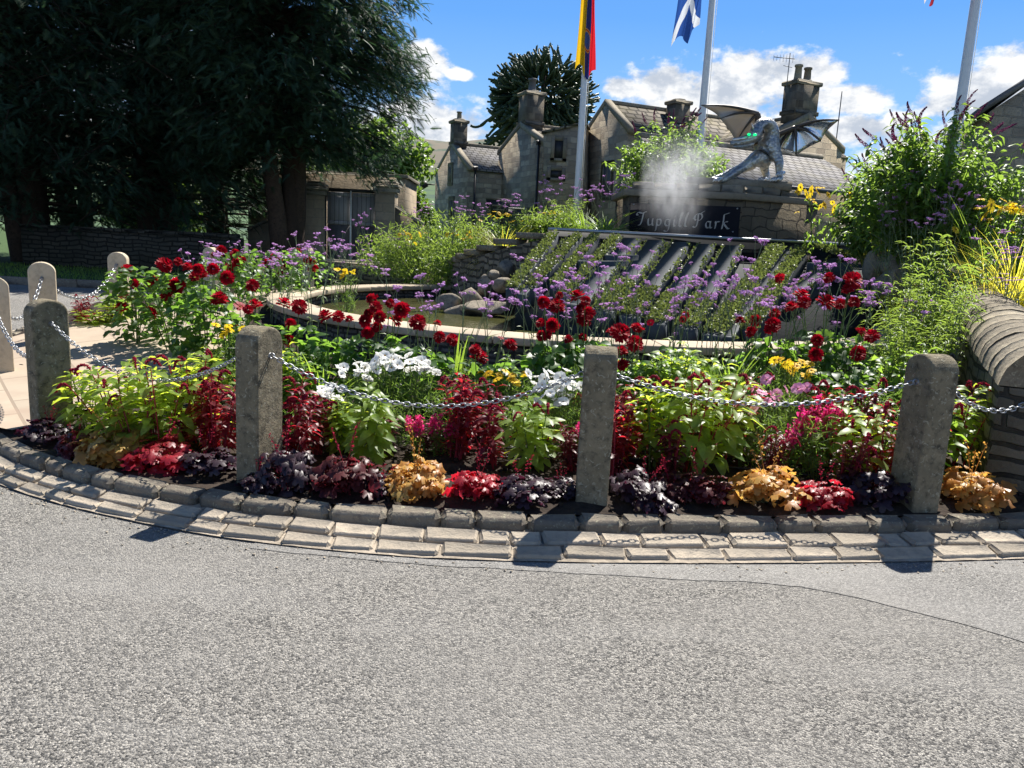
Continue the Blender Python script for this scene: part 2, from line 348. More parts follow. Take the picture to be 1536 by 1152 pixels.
def tube(b,pts,rad,sides=6,cap=True,rnd=None):
    p=np.asarray(pts,float); k=len(p); rad=np.broadcast_to(rad,(k,))
    t=nrm(np.gradient(p,axis=0)); ref=np.array([0,0,1.]) if abs(t[0,2])<.9 else np.array([1.,0,0])
    s=nrm(np.cross(t,ref)); q=np.cross(t,s)
    a=np.arange(sides)*2*math.pi/sides
    V=p[:,None]+rad[:,None,None]*(np.cos(a)[None,:,None]*s[:,None]+np.sin(a)[None,:,None]*q[:,None])
    i=np.arange(k-1)[:,None]*sides; j=np.arange(sides)[None]; j2=(j+1)%sides
    f=np.stack([i+j,i+j2,i+sides+j2,i+sides+j],-1).reshape(-1,4)
    fs=[f]
    if cap and sides>2: fs+= [np.arange(sides)[::-1][None],(np.arange(sides)+(k-1)*sides)[None]]
    b.add(V.reshape(-1,3),fs,rnd)
def rotz(a): c,s=math.cos(a),math.sin(a); return np.array([[c,-s,0],[s,c,0],[0,0,1.]])
BOXF=None
def box(b,c,size,rot=None,bev=.0,jit=0.,rnd=None):
    h=np.asarray(size,float)/2
    sg=np.array([[x,y,z] for x in(-1,1) for y in(-1,1) for z in(-1,1)],float)
    if bev<=0:
        V=sg*h; F4=[[0,1,3,2],[4,6,7,5],[0,4,5,1],[2,3,7,6],[0,2,6,4],[1,5,7,3]]; fs=[np.array(F4)]
        vid=None
    else:
        V=np.zeros((24,3))
        for i,s in enumerate(sg):
            for a in range(3):
                q=s*(h-bev); q[a]=s[a]*h[a]; V[i*3+a]=q
        def ix(x,y,z): return ((x>0)*4+(y>0)*2+(z>0))
        q4=[];t3=[]
        for a in range(3):
            o=[k for k in range(3) if k!=a]
            for s in(-1,1):
                cs=[]
                for u,v in((-1,-1),(1,-1),(1,1),(-1,1)):
                    c_=[0,0,0]; c_[a]=s; c_[o[0]]=u; c_[o[1]]=v; cs.append(ix(*c_)*3+a)
                flip=(s<0)^(a==1)
                q4.append(cs[::-1] if flip else cs)
        for a in range(3):
            o=[k for k in range(3) if k!=a]
            for u in(-1,1):
                for v in(-1,1):
                    c0=[0,0,0];c1=[0,0,0];c0[a]=-1;c1[a]=1
                    c0[o[0]]=c1[o[0]]=u;c0[o[1]]=c1[o[1]]=v
                    q4.append([ix(*c0)*3+o[0],ix(*c1)*3+o[0],ix(*c1)*3+o[1],ix(*c0)*3+o[1]])
        for i in range(8): t3.append([i*3,i*3+1,i*3+2])
        fs=[np.array(q4),np.array(t3)]
    if jit: V=V+rng.normal(0,jit,(len(V),3)) if bev<=0 else V+np.repeat(rng.normal(0,jit,(8,3)),3,0)
    if rot is not None: V=V@np.asarray(rot).T
    b.add(V+np.asarray(c,float),fs,rnd)
def prism(b,poly,z0,z1,rnd=None):
    """vertical extrusion of a plan polygon; z1 may be one value per point"""
    p=np.asarray(poly,float); k=len(p); a=np.column_stack([p,np.broadcast_to(z0,(k,))]); c=np.column_stack([p,np.broadcast_to(z1,(k,))])
    i=np.arange(k); j=(i+1)%k
    b.add(np.concatenate([a,c]),[np.stack([i,j,j+k,i+k],1),np.arange(k)[::-1][None],(np.arange(k)+k)[None]],rnd)
def extr(b,poly3,vec,rnd=None):
    p=np.asarray(poly3,float); k=len(p); i=np.arange(k); j=(i+1)%k
    b.add(np.concatenate([p,p+np.asarray(vec,float)]),[np.stack([i,j,j+k,i+k],1),np.arange(k)[::-1][None],(np.arange(k)+k)[None]],rnd)
def smoothstep(a,b_,x): t=np.clip((x-a)/(b_-a),0,1); return t*t*(3-2*t)
def hg(y): return .3*smoothstep(5.6,12.5,np.asarray(y,float))
def resample(P,step):
    P=np.asarray(P,float); 
    # Catmull-like smoothing by dense interpolation
    t=np.concatenate([[0],np.cumsum(np.linalg.norm(np.diff(P,axis=0),axis=1))])
    u=np.linspace(0,t[-1],int(t[-1]/.02)); Q=np.stack([np.interp(u,t,P[:,k]) for k in range(P.shape[1])],1)
    for _ in range(6):
        k=15; pad=np.concatenate([np.repeat(Q[:1],k,0),Q,np.repeat(Q[-1:],k,0)]); c=np.cumsum(np.concatenate([np.zeros((1,Q.shape[1])),pad]),0)
        Q2=(c[2*k+1:]-c[:-2*k-1])/(2*k+1); Q2[0]=Q[0]; Q2[-1]=Q[-1]; Q=Q2
    t=np.concatenate([[0],np.cumsum(np.linalg.norm(np.diff(Q,axis=0),axis=1))])
    u=np.linspace(0,t[-1],max(2,int(round(t[-1]/step))+1)); return np.stack([np.interp(u,t,Q[:,k]) for k in range(P.shape[1])],1)

# ---------------------------------------------------------------- leaf templates (x across, y along, z up)
def leafT(w1=.36,w2=.5,w3=.3,fold=.12,droop=.18):
    y=[0,.22,.52,.8,1.]; z=[0,.05,.04,-droop*.5,-droop]
    v=[(0,y[i],z[i]) for i in range(5)]
    for s in(-1,1):
        for i,wd in((1,w1),(2,w2),(3,w3)): v.append((s*wd,y[i],z[i]+fold*wd))
    f3=[(0,1,5),(0,8,1),(3,4,7),(3,10,4)]; f4=[(1,2,6,5),(2,3,7,6),(1,8,9,2),(2,9,10,3)]
    return np.array(v),[np.array(f3),np.array(f4)]
OVATE=leafT(.38,.5,.3); LANCE=leafT(.3,.5,.34,.15,.25); PETAL=leafT(.3,.48,.42,.25,-.1); PETALB=leafT(.3,.5,.46,.1,.05)
def lobedT():
    k=20; v=[(0,.38,.02)]
    for i in range(k):
        a=-math.pi/2+2*math.pi*(i+.5)/k; r=(.52,.42,.27,.44)[i%4]*(1.0 if i not in(0,k-1) else .5)
        v.append((r*.55*math.cos(a),.4+r*.55*math.sin(a),(-.02,.07)[i%2]))
    for i in range(k):
        a=-math.pi/2+2*math.pi*(i+.5)/k; r=(.52,.42,.27,.44)[i%4]*(1.0 if i not in(0,k-1) else .5)
        v.append((r*math.cos(a),.45+r*math.sin(a),-.14*(r/.5)**2+(.08,-.06)[i%2]))
    f=[(0,1+i,1+(i+1)%k) for i in range(k)]; f4=[(1+i,1+k+i,1+k+(i+1)%k,1+(i+1)%k) for i in range(k)]
    return np.array(v),[np.array(f),np.array(f4)]
LOBED=lobedT()
def bladeT(k=5,droop=.35):
    v=[];f=[]
    for i in range(k+1):
        u=i/k; wd=.5*(1-u**2.2)+.02; y=u*(1-.25*droop*u); z=-droop*u*u
        v+=[(-wd,y,z),(wd,y,z)]
    for i in range(k): f.append((2*i,2*i+1,2*i+3,2*i+2))
    return np.array(v),[np.array(f)]
BLADE=bladeT(); BLADE2=bladeT(6,.9); NEEDLE=(np.array([(-.5,0,0),(.5,0,0),(.3,.6,.02),(0,1,-.05),(-.3,.6,.02)]),[np.array([(0,1,2,4)]),np.array([(4,2,3)])])
QUAD=(np.array([(-.5,0,0),(.5,0,0),(.4,1,0.),(-.4,1,0)]),[np.array([(0,1,2,3)])])
FLORET=(np.array([(0,0,.25),(-.5,-.2,0),(0,-.55,0),(.5,-.2,0),(.35,.45,0),(-.35,.45,0)]),[np.array([(0,1,2),(0,2,3),(0,3,4),(0,4,5),(0,5,1)])])
def frondT():
    v=[];f=[]
    k=11
    for i in range(k):
        u=.1+.9*i/k
        for s in(-1,1):
            l=.42*(1-u*.7)+.10; bx=0; by=u; z=-.28*u*u
            a=.55; dx=s*math.sin(a)*l; dy=math.cos(a)*l; n=len(v); t=.045
            v+=[(bx-s*0,by-t,z),(bx,by+t,z),(bx+dx,by+dy,z-.07)]
            f.append((n,n+1,n+2))
    return np.array(v),[np.array(f)]
FROND=frondT()
def rdir(n,zlo=-1,zhi=1):
    z=rng.uniform(zlo,zhi,n); a=rng.uniform(0,2*math.pi,n); r=np.sqrt(np.maximum(0,1-z*z)); return np.stack([r*np.cos(a),r*np.sin(a),z],1)
UP=np.array([0,0,1.])
def bez(p0,p1,p2,n=7):
    t=np.linspace(0,1,n)[:,None]; return (1-t)**2*np.asarray(p0)+2*t*(1-t)*np.asarray(p1)+t*t*np.asarray(p2)

# ================================================================ THE SETTING
C0=np.array([1.0,11.9])
KL=[(-5.6,17.5),(-6.1,15),(-6.35,12.5),(-6.25,10.5),(-6.0,8.9),(-5.5,7.4),(-4.6,6.1),(-3.9,5.32),(-3.31,4.83),(-2.96,4.59),(-2.6,4.41),(-2.1,4.22),(-1.75,4.09),(-1.26,4.0),(-.63,3.94),(.02,3.96),(.69,4.02),(1.75,4.15),(3.07,4.37),(4.2,4.68),(5.4,5.2),(7,6.2),(8.5,7.8)]
K=resample(KL,.05)
WSC=np.interp(K[:,0],[-3.4,-2.1,-.4],[.72,.76,1.])   # the edging narrows to the left
def offs(P,d):          # offset outwards (away from the pond)
    if len(P)==len(WSC) and d>0: d=d*WSC[:,None]
    t=nrm(np.gradient(P,axis=0)); n=np.stack([t[:,1],-t[:,0]],1); return P+n*d
# ground far below, road sheet, road strip
gx=np.concatenate([np.linspace(-900,-60,12),np.linspace(-55,55,45),np.linspace(60,900,12)]); gy=np.concatenate([np.linspace(-60,-6,8),np.linspace(-4,30,50),np.linspace(34,160,30),np.linspace(180,1500,20)])
def grid(b,gx,gy,zf):
    XX,YY=np.meshgrid(gx,gy); Z=zf(XX,YY); V=np.stack([XX.ravel(),YY.ravel(),Z.ravel()],1)
    nx=len(gx); i=np.arange(len(gy)-1)[:,None]*nx+np.arange(nx-1)[None]; i=i.ravel()
    b.add(V,[np.stack([i,i+1,i+nx+1,i+nx],1)],.5)
def far(x,y): return hg(y)-.06 - .55*smoothstep(70,160,y)*6
b=B(); grid(b,gx,gy,far); struct(b.obj('ground','grass',smooth=True))
b=B(); grid(b,np.linspace(-45,40,60),np.linspace(-8,17.2,60),lambda x,y:hg(y)); struct(b.obj('road','road',smooth=True))
# lighter resurfaced strip beside the setts, widening to the right
inner=offs(K,.275); m=(inner[:,0]>-1.3)&(inner[:,1]<7); inn=inner[m]
ox=[-1.3,-.6,.2,.97,1.2,1.47,1.72,1.94,2.12,2.28,2.6,3.4,4.6,7.5]; oy=[3.70,3.62,3.6,3.575,3.585,3.56,3.46,3.34,3.225,3.11,2.9,2.4,1.8,.6]
jo=np.interp(inn[:,0],ox,oy)+np.convolve(rng.normal(0,.012,len(inn)),np.ones(4)/4,'same'); jo=np.minimum(jo,inn[:,1]-.02)
V=np.concatenate([np.column_stack([inn,np.full(len(inn),.003)]),np.column_stack([inn[:,0],jo,np.full(len(inn),.003)])]); k=len(inn); i=np.arange(k-1)
b=B(); b.add(V,[np.stack([i,i+k,i+k+1,i+1],1)],.5); struct(b.obj('road_strip','strip'))
# kerb: raised stones and two rows of setts, thin edge strip
def row(b,off0,off1,z0,zt_in,zt_out,lmin,lmax,bev,jit,base=0.):
    t=np.concatenate([[0],np.cumsum(np.linalg.norm(np.diff(K,axis=0),axis=1))]); s=0.; mid=offs(K,(off0+off1)/2)
    tn=nrm(np.gradient(K,axis=0))
    while s<t[-1]-lmax:
        l=rng.uniform(lmin,lmax); c=np.array([np.interp(s+l/2,t,mid[:,k]) for k in(0,1)]); d=np.array([np.interp(s+l/2,t,tn[:,k]) for k in(0,1)])
        ratio=1-(off0+off1)/2/8
        a=math.atan2(d[1],d[0]); tilt=math.atan2(zt_in-zt_out,abs(off1-off0))
        rx=np.array([[1,0,0],[0,math.cos(tilt),-math.sin(tilt)],[0,math.sin(tilt),math.cos(tilt)]])
        zz=float(hg(c[1])); zt=(zt_in+zt_out)/2
        n0=b.n; box(b,(0,0,0),(l/ratio*.985-.008,abs(off1-off0)*(np.interp(c[0],[-3.4,-2.1,-.4],[.72,.76,1.]) if off1>0.01 else 1.)*rng.uniform(.92,1.0)-.006,zt-z0),rotz(a+rng.normal(0,.02))@rx,bev,jit,rng.random())
        b.V[-1]=b.V[-1]+np.array([c[0],c[1],zz+(zt+z0)/2+rng.normal(0,.0025)]); s+=l
b=B(); row(b,-.13,.0,-.05,.128,.122,.19,.34,.02,.004); kb=b.obj('kerb','kerb'); struct(kb)
bv=kb.modifiers.new('bevel','BEVEL'); bv.width=.008; bv.segments=2
b=B(); row(b,.006,.147,-.06,.074,.052,.15,.36,.013,.0035); row(b,.149,.262,-.06,.051,.030,.17,.40,.012,.0035)
so_=b.obj('kerb_setts','sett'); struct(so_)
bv=so_.modifiers.new('bevel','BEVEL'); bv.width=.004; bv.segments=2
def strip(name,o0,o1,z0,z1,mat):
    A=offs(K,o0); Cc=offs(K,o1); k=len(A); i=np.arange(k-1); b=B()
    b.add(np.concatenate([np.column_stack([A,hg(A[:,1])+z0]),np.column_stack([Cc,hg(Cc[:,1])+z1+rng.normal(0,.001,k)])]),[np.stack([i,i+k,i+k+1,i+1],1)],.5)
    return struct(b.obj(name,mat))
strip('mortar_bed',-.14,.285,.077,.010,'mortar')
# soil of the flower bed, from the kerb to the pond
def soilz(x,y):
    r=np.hypot(x-C0[0],y-C0[1]); return .115+np.clip(7.9-r,0,3.3)*.05+hg(y)
kk=K[::3]; b=B(); us=np.linspace(0,1,46)
Kin=C0+nrm(kk-C0)*4.5; A=offs(kk,-.12)
P=A[:,None]*(1-us[None,:,None])+Kin[:,None]*us[None,:,None]
Z=soilz(P[...,0],P[...,1])+rng.normal(0,.012,P.shape[:2]); Z[:,0]=hg(P[:,0,1])+.115
nx=len(us); i=(np.arange(len(kk)-1)[:,None]*nx+np.arange(nx-1)[None]).ravel()
b.add(np.concatenate([P,Z[...,None]],2).reshape(-1,3),[np.stack([i,i+1,i+nx+1,i+nx],1)],.5)
struct(b.obj('soil','soil',smooth=True))
# grit swept against the edge of the setts
b=B()
e_=offs(K,.29)
for _ in range(900):
    i=rng.integers(len(e_)); p=e_[i]+np.array([rng.normal(0,.03),-abs(rng.normal(0,.09))]); q=rng.uniform(.002,.008)
    box(b,(p[0],p[1],float(hg(p[1]))+.004),(q*1.6,q*1.2,q),rotz(rng.uniform(0,3)),0,q*.15)
o=b.obj('grit','sett'); o['kind']='stuff'
# small soil clods: loose earth, one mass
b=B()
for _ in range(1500):
    i=rng.integers(len(kk)); u=rng.uniform(.02,.3); p=A[i]*(1-u)+Kin[i]*u
    if p[1]>8: continue
    box(b,(p[0]+rng.normal(0,.05),p[1],soilz(p[0],p[1])+.004),rng.uniform(.008,.035,3),None,.003,.003)
o=b.obj('soil_crumbs','soil'); o['kind']='stuff'
# sandstone path leading in from the left
pl=resample([(-4.75,5.75),(-5.45,7.1),(-5.75,8.4),(-5.5,9.4),(-5.15,10.6),(-4.8,12.2),(-4.3,14)],.1); pr=resample([(-3.48,5.2),(-3.2,6.1),(-3.05,7.2),(-3.05,8.2),(-3.3,9.4),(-3.65,10.5),(-3.75,12.),(-3.5,13.6)],.1)
n=70; pl=np.stack([np.interp(np.linspace(0,1,n),np.linspace(0,1,len(pl)),pl[:,k]) for k in(0,1)],1); pr=np.stack([np.interp(np.linspace(0,1,n),np.linspace(0,1,len(pr)),pr[:,k]) for k in(0,1)],1)
us=np.linspace(0,1,9); P=pl[:,None]*(1-us[None,:,None])+pr[:,None]*us[None,:,None]; Z=soilz(P[...,0],P[...,1])+.03
i=(np.arange(n-1)[:,None]*9+np.arange(8)[None]).ravel(); b=B(); b.add(np.concatenate([P,Z[...,None]],2).reshape(-1,3),[np.stack([i,i+1,i+10,i+9],1)],.5); struct(b.obj('path','paving',smooth=True))
# grass verge and its kerb on the far side of the road
b=B(); grid(b,np.linspace(-45,-5.4,40),np.linspace(15.6,24,14),lambda x,y:.42+0*x); struct(b.obj('verge','grass'))
b=B()
for x in np.arange(-40,-5.4,.8): box(b,(x+.4,15.5,.35),(.78,.18,.2),None,.02,.006)
struct(b.obj('verge_kerb','kerb'))
o=B(); k=9000; p=np.stack([rng.uniform(-24,-5.6,k),rng.uniform(15.7,20.2,k),np.full(k,.41)],1)
scatter(o,BLADE,p,nrm(np.stack([rng.normal(0,.4,k),rng.normal(0,.4,k),np.ones(k)],1)),rdir(k),rng.uniform(.05,.13,k),.012)
o=o.obj('verge_grass','mid'); o['kind']='stuff'
# pond: water, wall, coping
PR=4.6
def ring(b,r0,r1,z0,z1,a0,a1,seg,gap=0.,rndm=True):
    for s in range(seg):
        b0=a0+(a1-a0)*s/seg+gap; b1=a0+(a1-a0)*(s+1)/seg-gap; q=np.linspace(b0,b1,7)
        po=[(C0[0]+r1*math.sin(t),C0[1]-r1*math.cos(t)) for t in q]+[(C0[0]+r0*math.sin(t),C0[1]-r0*math.cos(t)) for t in q[::-1]]
        prism(b,po,z0,z1,rng.random())
b=B(); a=np.linspace(0,2*math.pi,64,endpoint=False); b.add(np.column_stack([C0[0]+4.3*np.cos(a),C0[1]+4.3*np.sin(a),np.full(64,.47)]),[np.arange(64)[None]],.5)
o=b.obj('water','water'); struct(o)
pond=thing('pond_surround','round stone pond surround with pale flat coping behind the red dahlias','pond wall',(C0[0],C0[1],.2))
b=B(); ring(b,4.2,4.55,-.1,.62,-math.pi,math.pi,30); o=b.obj('wall','pondwall',pond,uv=True); o.matrix_parent_inverse=Matrix.Translation((-C0[0],-C0[1],-.2))
b=B(); ring(b,4.13,4.62,.622,.70,-math.pi*.95,math.pi*.55,26,.0012); o=b.obj('coping','coping',pond); o.matrix_parent_inverse=Matrix.Translation((-C0[0],-C0[1],-.2))
bv=o.modifiers.new('bevel','BEVEL'); bv.width=.012; bv.segments=2
def par(o,root):        # keep world coordinates for a part built in place
    o.parent=root; o.matrix_parent_inverse=(Matrix.Translation(root.location)@Matrix.Rotation(root.rotation_euler.z,4,'Z')).inverted(); return o

# ---------------------------------------------------------------- cascade of slanting planters
PLN=lambda px,py: (lambda d:(CAM+d*((1.83-.313*13-CZ)/(d[2]-.313*d[1]))))(ray(px,py))   # point on the cascade's slope
b=B(); tl,tr=D(822,346,13.),D(1318,372,13.); bl,brr=PLN(775,432),PLN(1100,500); br2=PLN(1200,450); br3=PLN(1300,395)
pts=np.array([tl,bl,PLN(900,470),PLN(1000,505),PLN(1110,525),PLN(1220,490),PLN(1340,430),tr])-np.array([0,0,.28])
extr(b,pts,(0,0,-.25)); cas=b.obj('cascade_slope','ramp'); tag(cas,'dark sloping slate cascade running down into the pond under the planters','cascade')
PLANT=[((831,349),(767,430),.16,1,0),((858,350),(783,437),.13,0,0),((868,351),(795,428),.15,1,0),((893,352),(832,424),.15,1,0),((925,353),(846,441),.15,1,0),
 ((948,354),(866,452),.3,0,0),((985,357),(905,462),.3,0,.35),((1022,360),(945,470),.28,0,.3),((1060,363),(985,480),.26,0,.28),((1100,365),(1030,487),.28,0,.3),
 ((1166,369),(1070,497),.26,1,0),((1180,370),(1092,500),.16,0,0),((1202,371),(1125,490),.2,1,0),((1268,374),(1185,440),.2,0,0)]
DESC=['leftmost green sedum strip','narrow bare blade beside the leftmost sedum strip','second green sedum strip from the left','third green sedum strip from the left','fourth green sedum strip, left of the bare blades',
 'broad bare blade just right of the fourth sedum strip','broad blade with green tuft at its foot, below the sign','broad dark blade below the middle of the sign','dark blade below the right end of the sign','blade with pale flank just right of the sign',
 'widest sedum strip on the right of the cascade','pale bare blade between two right-hand sedum strips','rightmost long sedum strip','short pale blade at the right end of the cascade']
SED=[]
for (a_,c_,wd,sed,part),ds in zip(PLANT,DESC):
    A_,E_=PLN(*a_),PLN(*c_); d=E_-A_; l=np.linalg.norm(d); d/=l; side=nrm(np.cross(d,UP)); nn=np.cross(side,d); nn*=np.sign(nn[2])
    R=np.stack([d,side,nn],1); mid=(A_+E_)/2
    root=thing('slanting_planter',ds+', slanting slate planter','planter',mid-nn*.18,0,'slanting slate planters of the cascade')
    b=B(); box(b,mid-nn*.16,(l,wd,.26),R,.012)
    # rounded foot of the blade
    q=np.linspace(-math.pi/2,math.pi/2,9); foot=[E_+d*(math.cos(t)*wd*.5)+side*(math.sin(t)*wd*.5)-nn*.032 for t in q]; extr(b,foot,-nn*.25)
    o=b.obj('body','panel'); par(o,root)
    if not sed:                 # ragged sedum along both edges of the bare blades
        b=B(); k=int(190*l); u=rng.random(k); sd_=np.where(rng.random(k)<.5,-.5,.5)*rng.uniform(.86,1.12,k); keep=(np.sin(u*23+sd_*9)+np.sin(u*57))>-.5; u,sd_=u[keep],sd_[keep]; k=len(u)
        p=A_+d*(u*l)[:,None]+side*(sd_*wd)[:,None]+nn*(-.05+rng.uniform(-.04,.05,k)[:,None]); scatter(b,OVATE,p,nrm(rdir(k)+nn*.6),rdir(k),rng.uniform(.025,.06,k),rng.uniform(.02,.04,k)); par(b.obj('edge_sedum','sedum'),root)
    if sed or part:
        b=B(); k=int(2600*l*wd*(1 if sed else part)) ; u=rng.uniform(0 if sed else 1-part,1,k); v=rng.uniform(-.5,.5,k)
        p=A_+d*(u*l)[:,None]+side*(v*wd)[:,None]+nn*(-.03+rng.uniform(0,.06,k)[:,None])
        dd=nrm(rdir(k)+nn*.8); scatter(b,OVATE,p,dd,rdir(k),rng.uniform(.025,.06,k),rng.uniform(.02,.04,k))
        par(b.obj('sedum','sedum'),root)
for (px0,py0,px1,py1,lab) in ((1226,372,1264,384,'square sedum block near the right end under the trough'),(955,383,905,383,'short crosswise bare blade between sedum strips'),(940,392,865,392,'low crosswise bare blade beside the fourth sedum strip'),(1275,395,1215,395,'crosswise pale blade at the right end of the cascade')):
    A_,E_=PLN(px0,py0),PLN(px1,py1); d=E_-A_; l=np.linalg.norm(d); d/=l; side=nrm(np.cross(d,UP)); nn=np.cross(side,d); nn*=np.sign(nn[2])
    o=B(); box(o,(A_+E_)/2-nn*.14,(l,.22,.3),np.stack([d,side,nn],1),.01); root=thing('slanting_planter',lab,'planter',(A_+E_)/2,0,'slanting slate planters of the cascade'); par(o.obj('body','panel'),root)
    if 'sedum block' in lab:
        b=B(); k=500; p=(A_+E_)/2+d*(rng.uniform(-.5,.5,k)*l)[:,None]+side*(rng.uniform(-.2,.2,k))[:,None]+nn*(rng.uniform(0,.06,k)[:,None])
        scatter(b,OVATE,p,nrm(rdir(k)+nn),rdir(k),.05,.035); par(b.obj('sedum','sedum'),root)
# trough along the head of the cascade with its bright front pipe
root=thing('water_trough','long dark trough with bright steel pipe along the head of the cascade','trough',(tl+tr)/2-np.array([0,0,.1]))
d=tr-tl; l=np.linalg.norm(d); d/=l; side=np.array([-d[1],d[0],0])
b=B(); box(b,(tl+tr)/2+side*.16+UP*-.06,(l,.3,.16),np.stack([d,side,UP],1),.01); par(b.obj('channel','dark'),root)
b=B(); tube(b,[tl+side*-.02+UP*.03,tr+side*-.02+UP*.03],.028,10); par(b.obj('pipe','steel',smooth=True),root)
# boulders either side of the cascade
def boulder(px,Y,z,r,sq,label):
    bm=bmesh.new(); bmesh.ops.create_icosphere(bm,subdivisions=3,radius=1); ax=nrm(rng.normal(0,1,(7,3))); of=rng.uniform(.4,.8,7)
    for v in bm.verts:
        p=np.array(v.co)
        for a,o_ in zip(ax,of):
            dd=p@a
            if dd>o_: p=p-a*(dd-o_)*1.
        v.co=p*np.array([1,.8,sq])*r+rng.normal(0,.012*r,3)
    me=bpy.data.meshes.new('boulder'); bm.to_mesh(me); bm.free(); me.materials.append(MAT['rock']); me.attributes.new('rnd','FLOAT','POINT')
    for p in me.polygons: p.use_smooth=True
    o=link('boulder',me,None,(X(px,Y,z),Y,z),(0,0,rng.uniform(0,6))); return tag(o,label,'boulder','boulders beside the cascade')
for a in ((763,13.2,1.12,.24,.8,'topmost rounded boulder left of the cascade'),(744,12.9,1.0,.22,.7,'boulder leaning on the topmost one left of the cascade'),(728,12.7,.9,.2,.9,'squarish boulder below the two upper ones'),(756,12.4,.92,.22,.6,'flat boulder under the first sedum strip'),
          (705,12.5,.66,.32,.7,'largest pale boulder at the pond edge'),(673,12.2,.6,.28,.6,'low pale boulder on the far left at the waterline'),(718,12.0,.56,.3,.6,'grey boulder half in the pond water'),(688,12.0,.52,.25,.5,'flat dark boulder at the waterline'),(748,11.8,.6,.26,.6,'dark wet boulder under the cascade edge'),
          (1322,11.2,1.5,.3,1.1,'big rounded boulder at the right end of the trough'),(1338,10.4,1.3,.3,1.,'grey boulder below the big one on the right of the cascade'),(1345,10.8,1.58,.24,.9,'upper small boulder right of the trough')): boulder(*a)

# ---------------------------------------------------------------- plinth with the sign and ledges
PZ0=1.0
pa,pb,pc=D(943,300,14.1),D(1115,297,13.78),D(1228,300,14.4)
plan=[(pa[0],14.1),(pb[0],13.78),(pc[0],14.4),(pc[0]+.1,16.),(pa[0],16.)]
root=thing('stone_plinth','stone plinth with stepped ledges carrying the dragon and a dark sign','plinth',(pb[0],15,PZ0))
b=B(); prism(b,plan,PZ0,2.52); par(b.obj('body','plinth',uv=True),root)
def grow(pl,g,dx=0):
    c=np.mean(pl,0); return [tuple(c+(np.array(p)-c)*(1+g)) for p in pl]
b=B(); prism(b,grow(plan,.055),2.523,2.64); o=par(b.obj('ledge','trim'),root); bv=o.modifiers.new('bevel','BEVEL'); bv.width=.012
# course of cut stones, then a dark slab
b=B(); gp=np.array(grow(plan,-.02))
for (p,q) in ((gp[0],gp[1]),(gp[1],gp[2])):
    l=np.linalg.norm(q-p); n_=int(l/.33); t_=np.linspace(0,1,n_+1)
    for i in range(n_):
        c=p+(q-p)*(t_[i]+t_[i+1])/2; an=math.atan2(*(q-p)[::-1]); inw=np.array([-math.sin(an),math.cos(an)])*.15
        box(b,(*(c+inw),2.64+.068),(l/n_-.012,.3,.125+rng.uniform(-.01,.01)),rotz(an),.012,.004)
prism(b,grow(plan,-.2),2.643,2.75)
par(b.obj('stone_course','trim'),root)
b=B(); prism(b,[(X(1030,14.1,2.8),14.05),(X(1185,14.2,2.8),14.1),(X(1185,14.8,2.8),15),(X(1030,14.8,2.8),15)],2.75,2.90); par(b.obj('top_slab','trim'),root)
# sign panel on the left face
e=np.array([plan[1][0]-plan[0][0],plan[1][1]-plan[0][1],0]); e/=np.linalg.norm(e); outw=np.array([e[1],-e[0],0])
s0=np.array([plan[0][0],plan[0][1],0]); 
def onface(px,py):           # point of the plinth's left face seen at a picture position
    d=ray(px,py); t=((s0-CAM)@outw)/(d@outw); return CAM+d*t
q=[onface(946,304),onface(1112,300),onface(1110,352),onface(944,349)]
z1,z0=q[0][2],q[3][2]; x0=(q[0]-s0)@e; x1=min((q[1]-s0)@e,np.linalg.norm(np.array(plan[1])-np.array(plan[0]))-.02)
x1=(q[1]-s0)@e if False else x1
sg=thing('name_sign','dark slate sign with pale ornamental lettering fixed to the plinth','sign',s0+e*((x0+x1)/2)+outw*.03+UP*z0)
b=B(); box(b,s0+e*((x0+x1)/2)+outw*.02+UP*(z0+z1)/2,(x1-x0,.035,z1-z0),np.stack([e,-outw,UP],1),.004); par(b.obj('panel','sign'),sg)
SW,SH=x1-x0,z1-z0
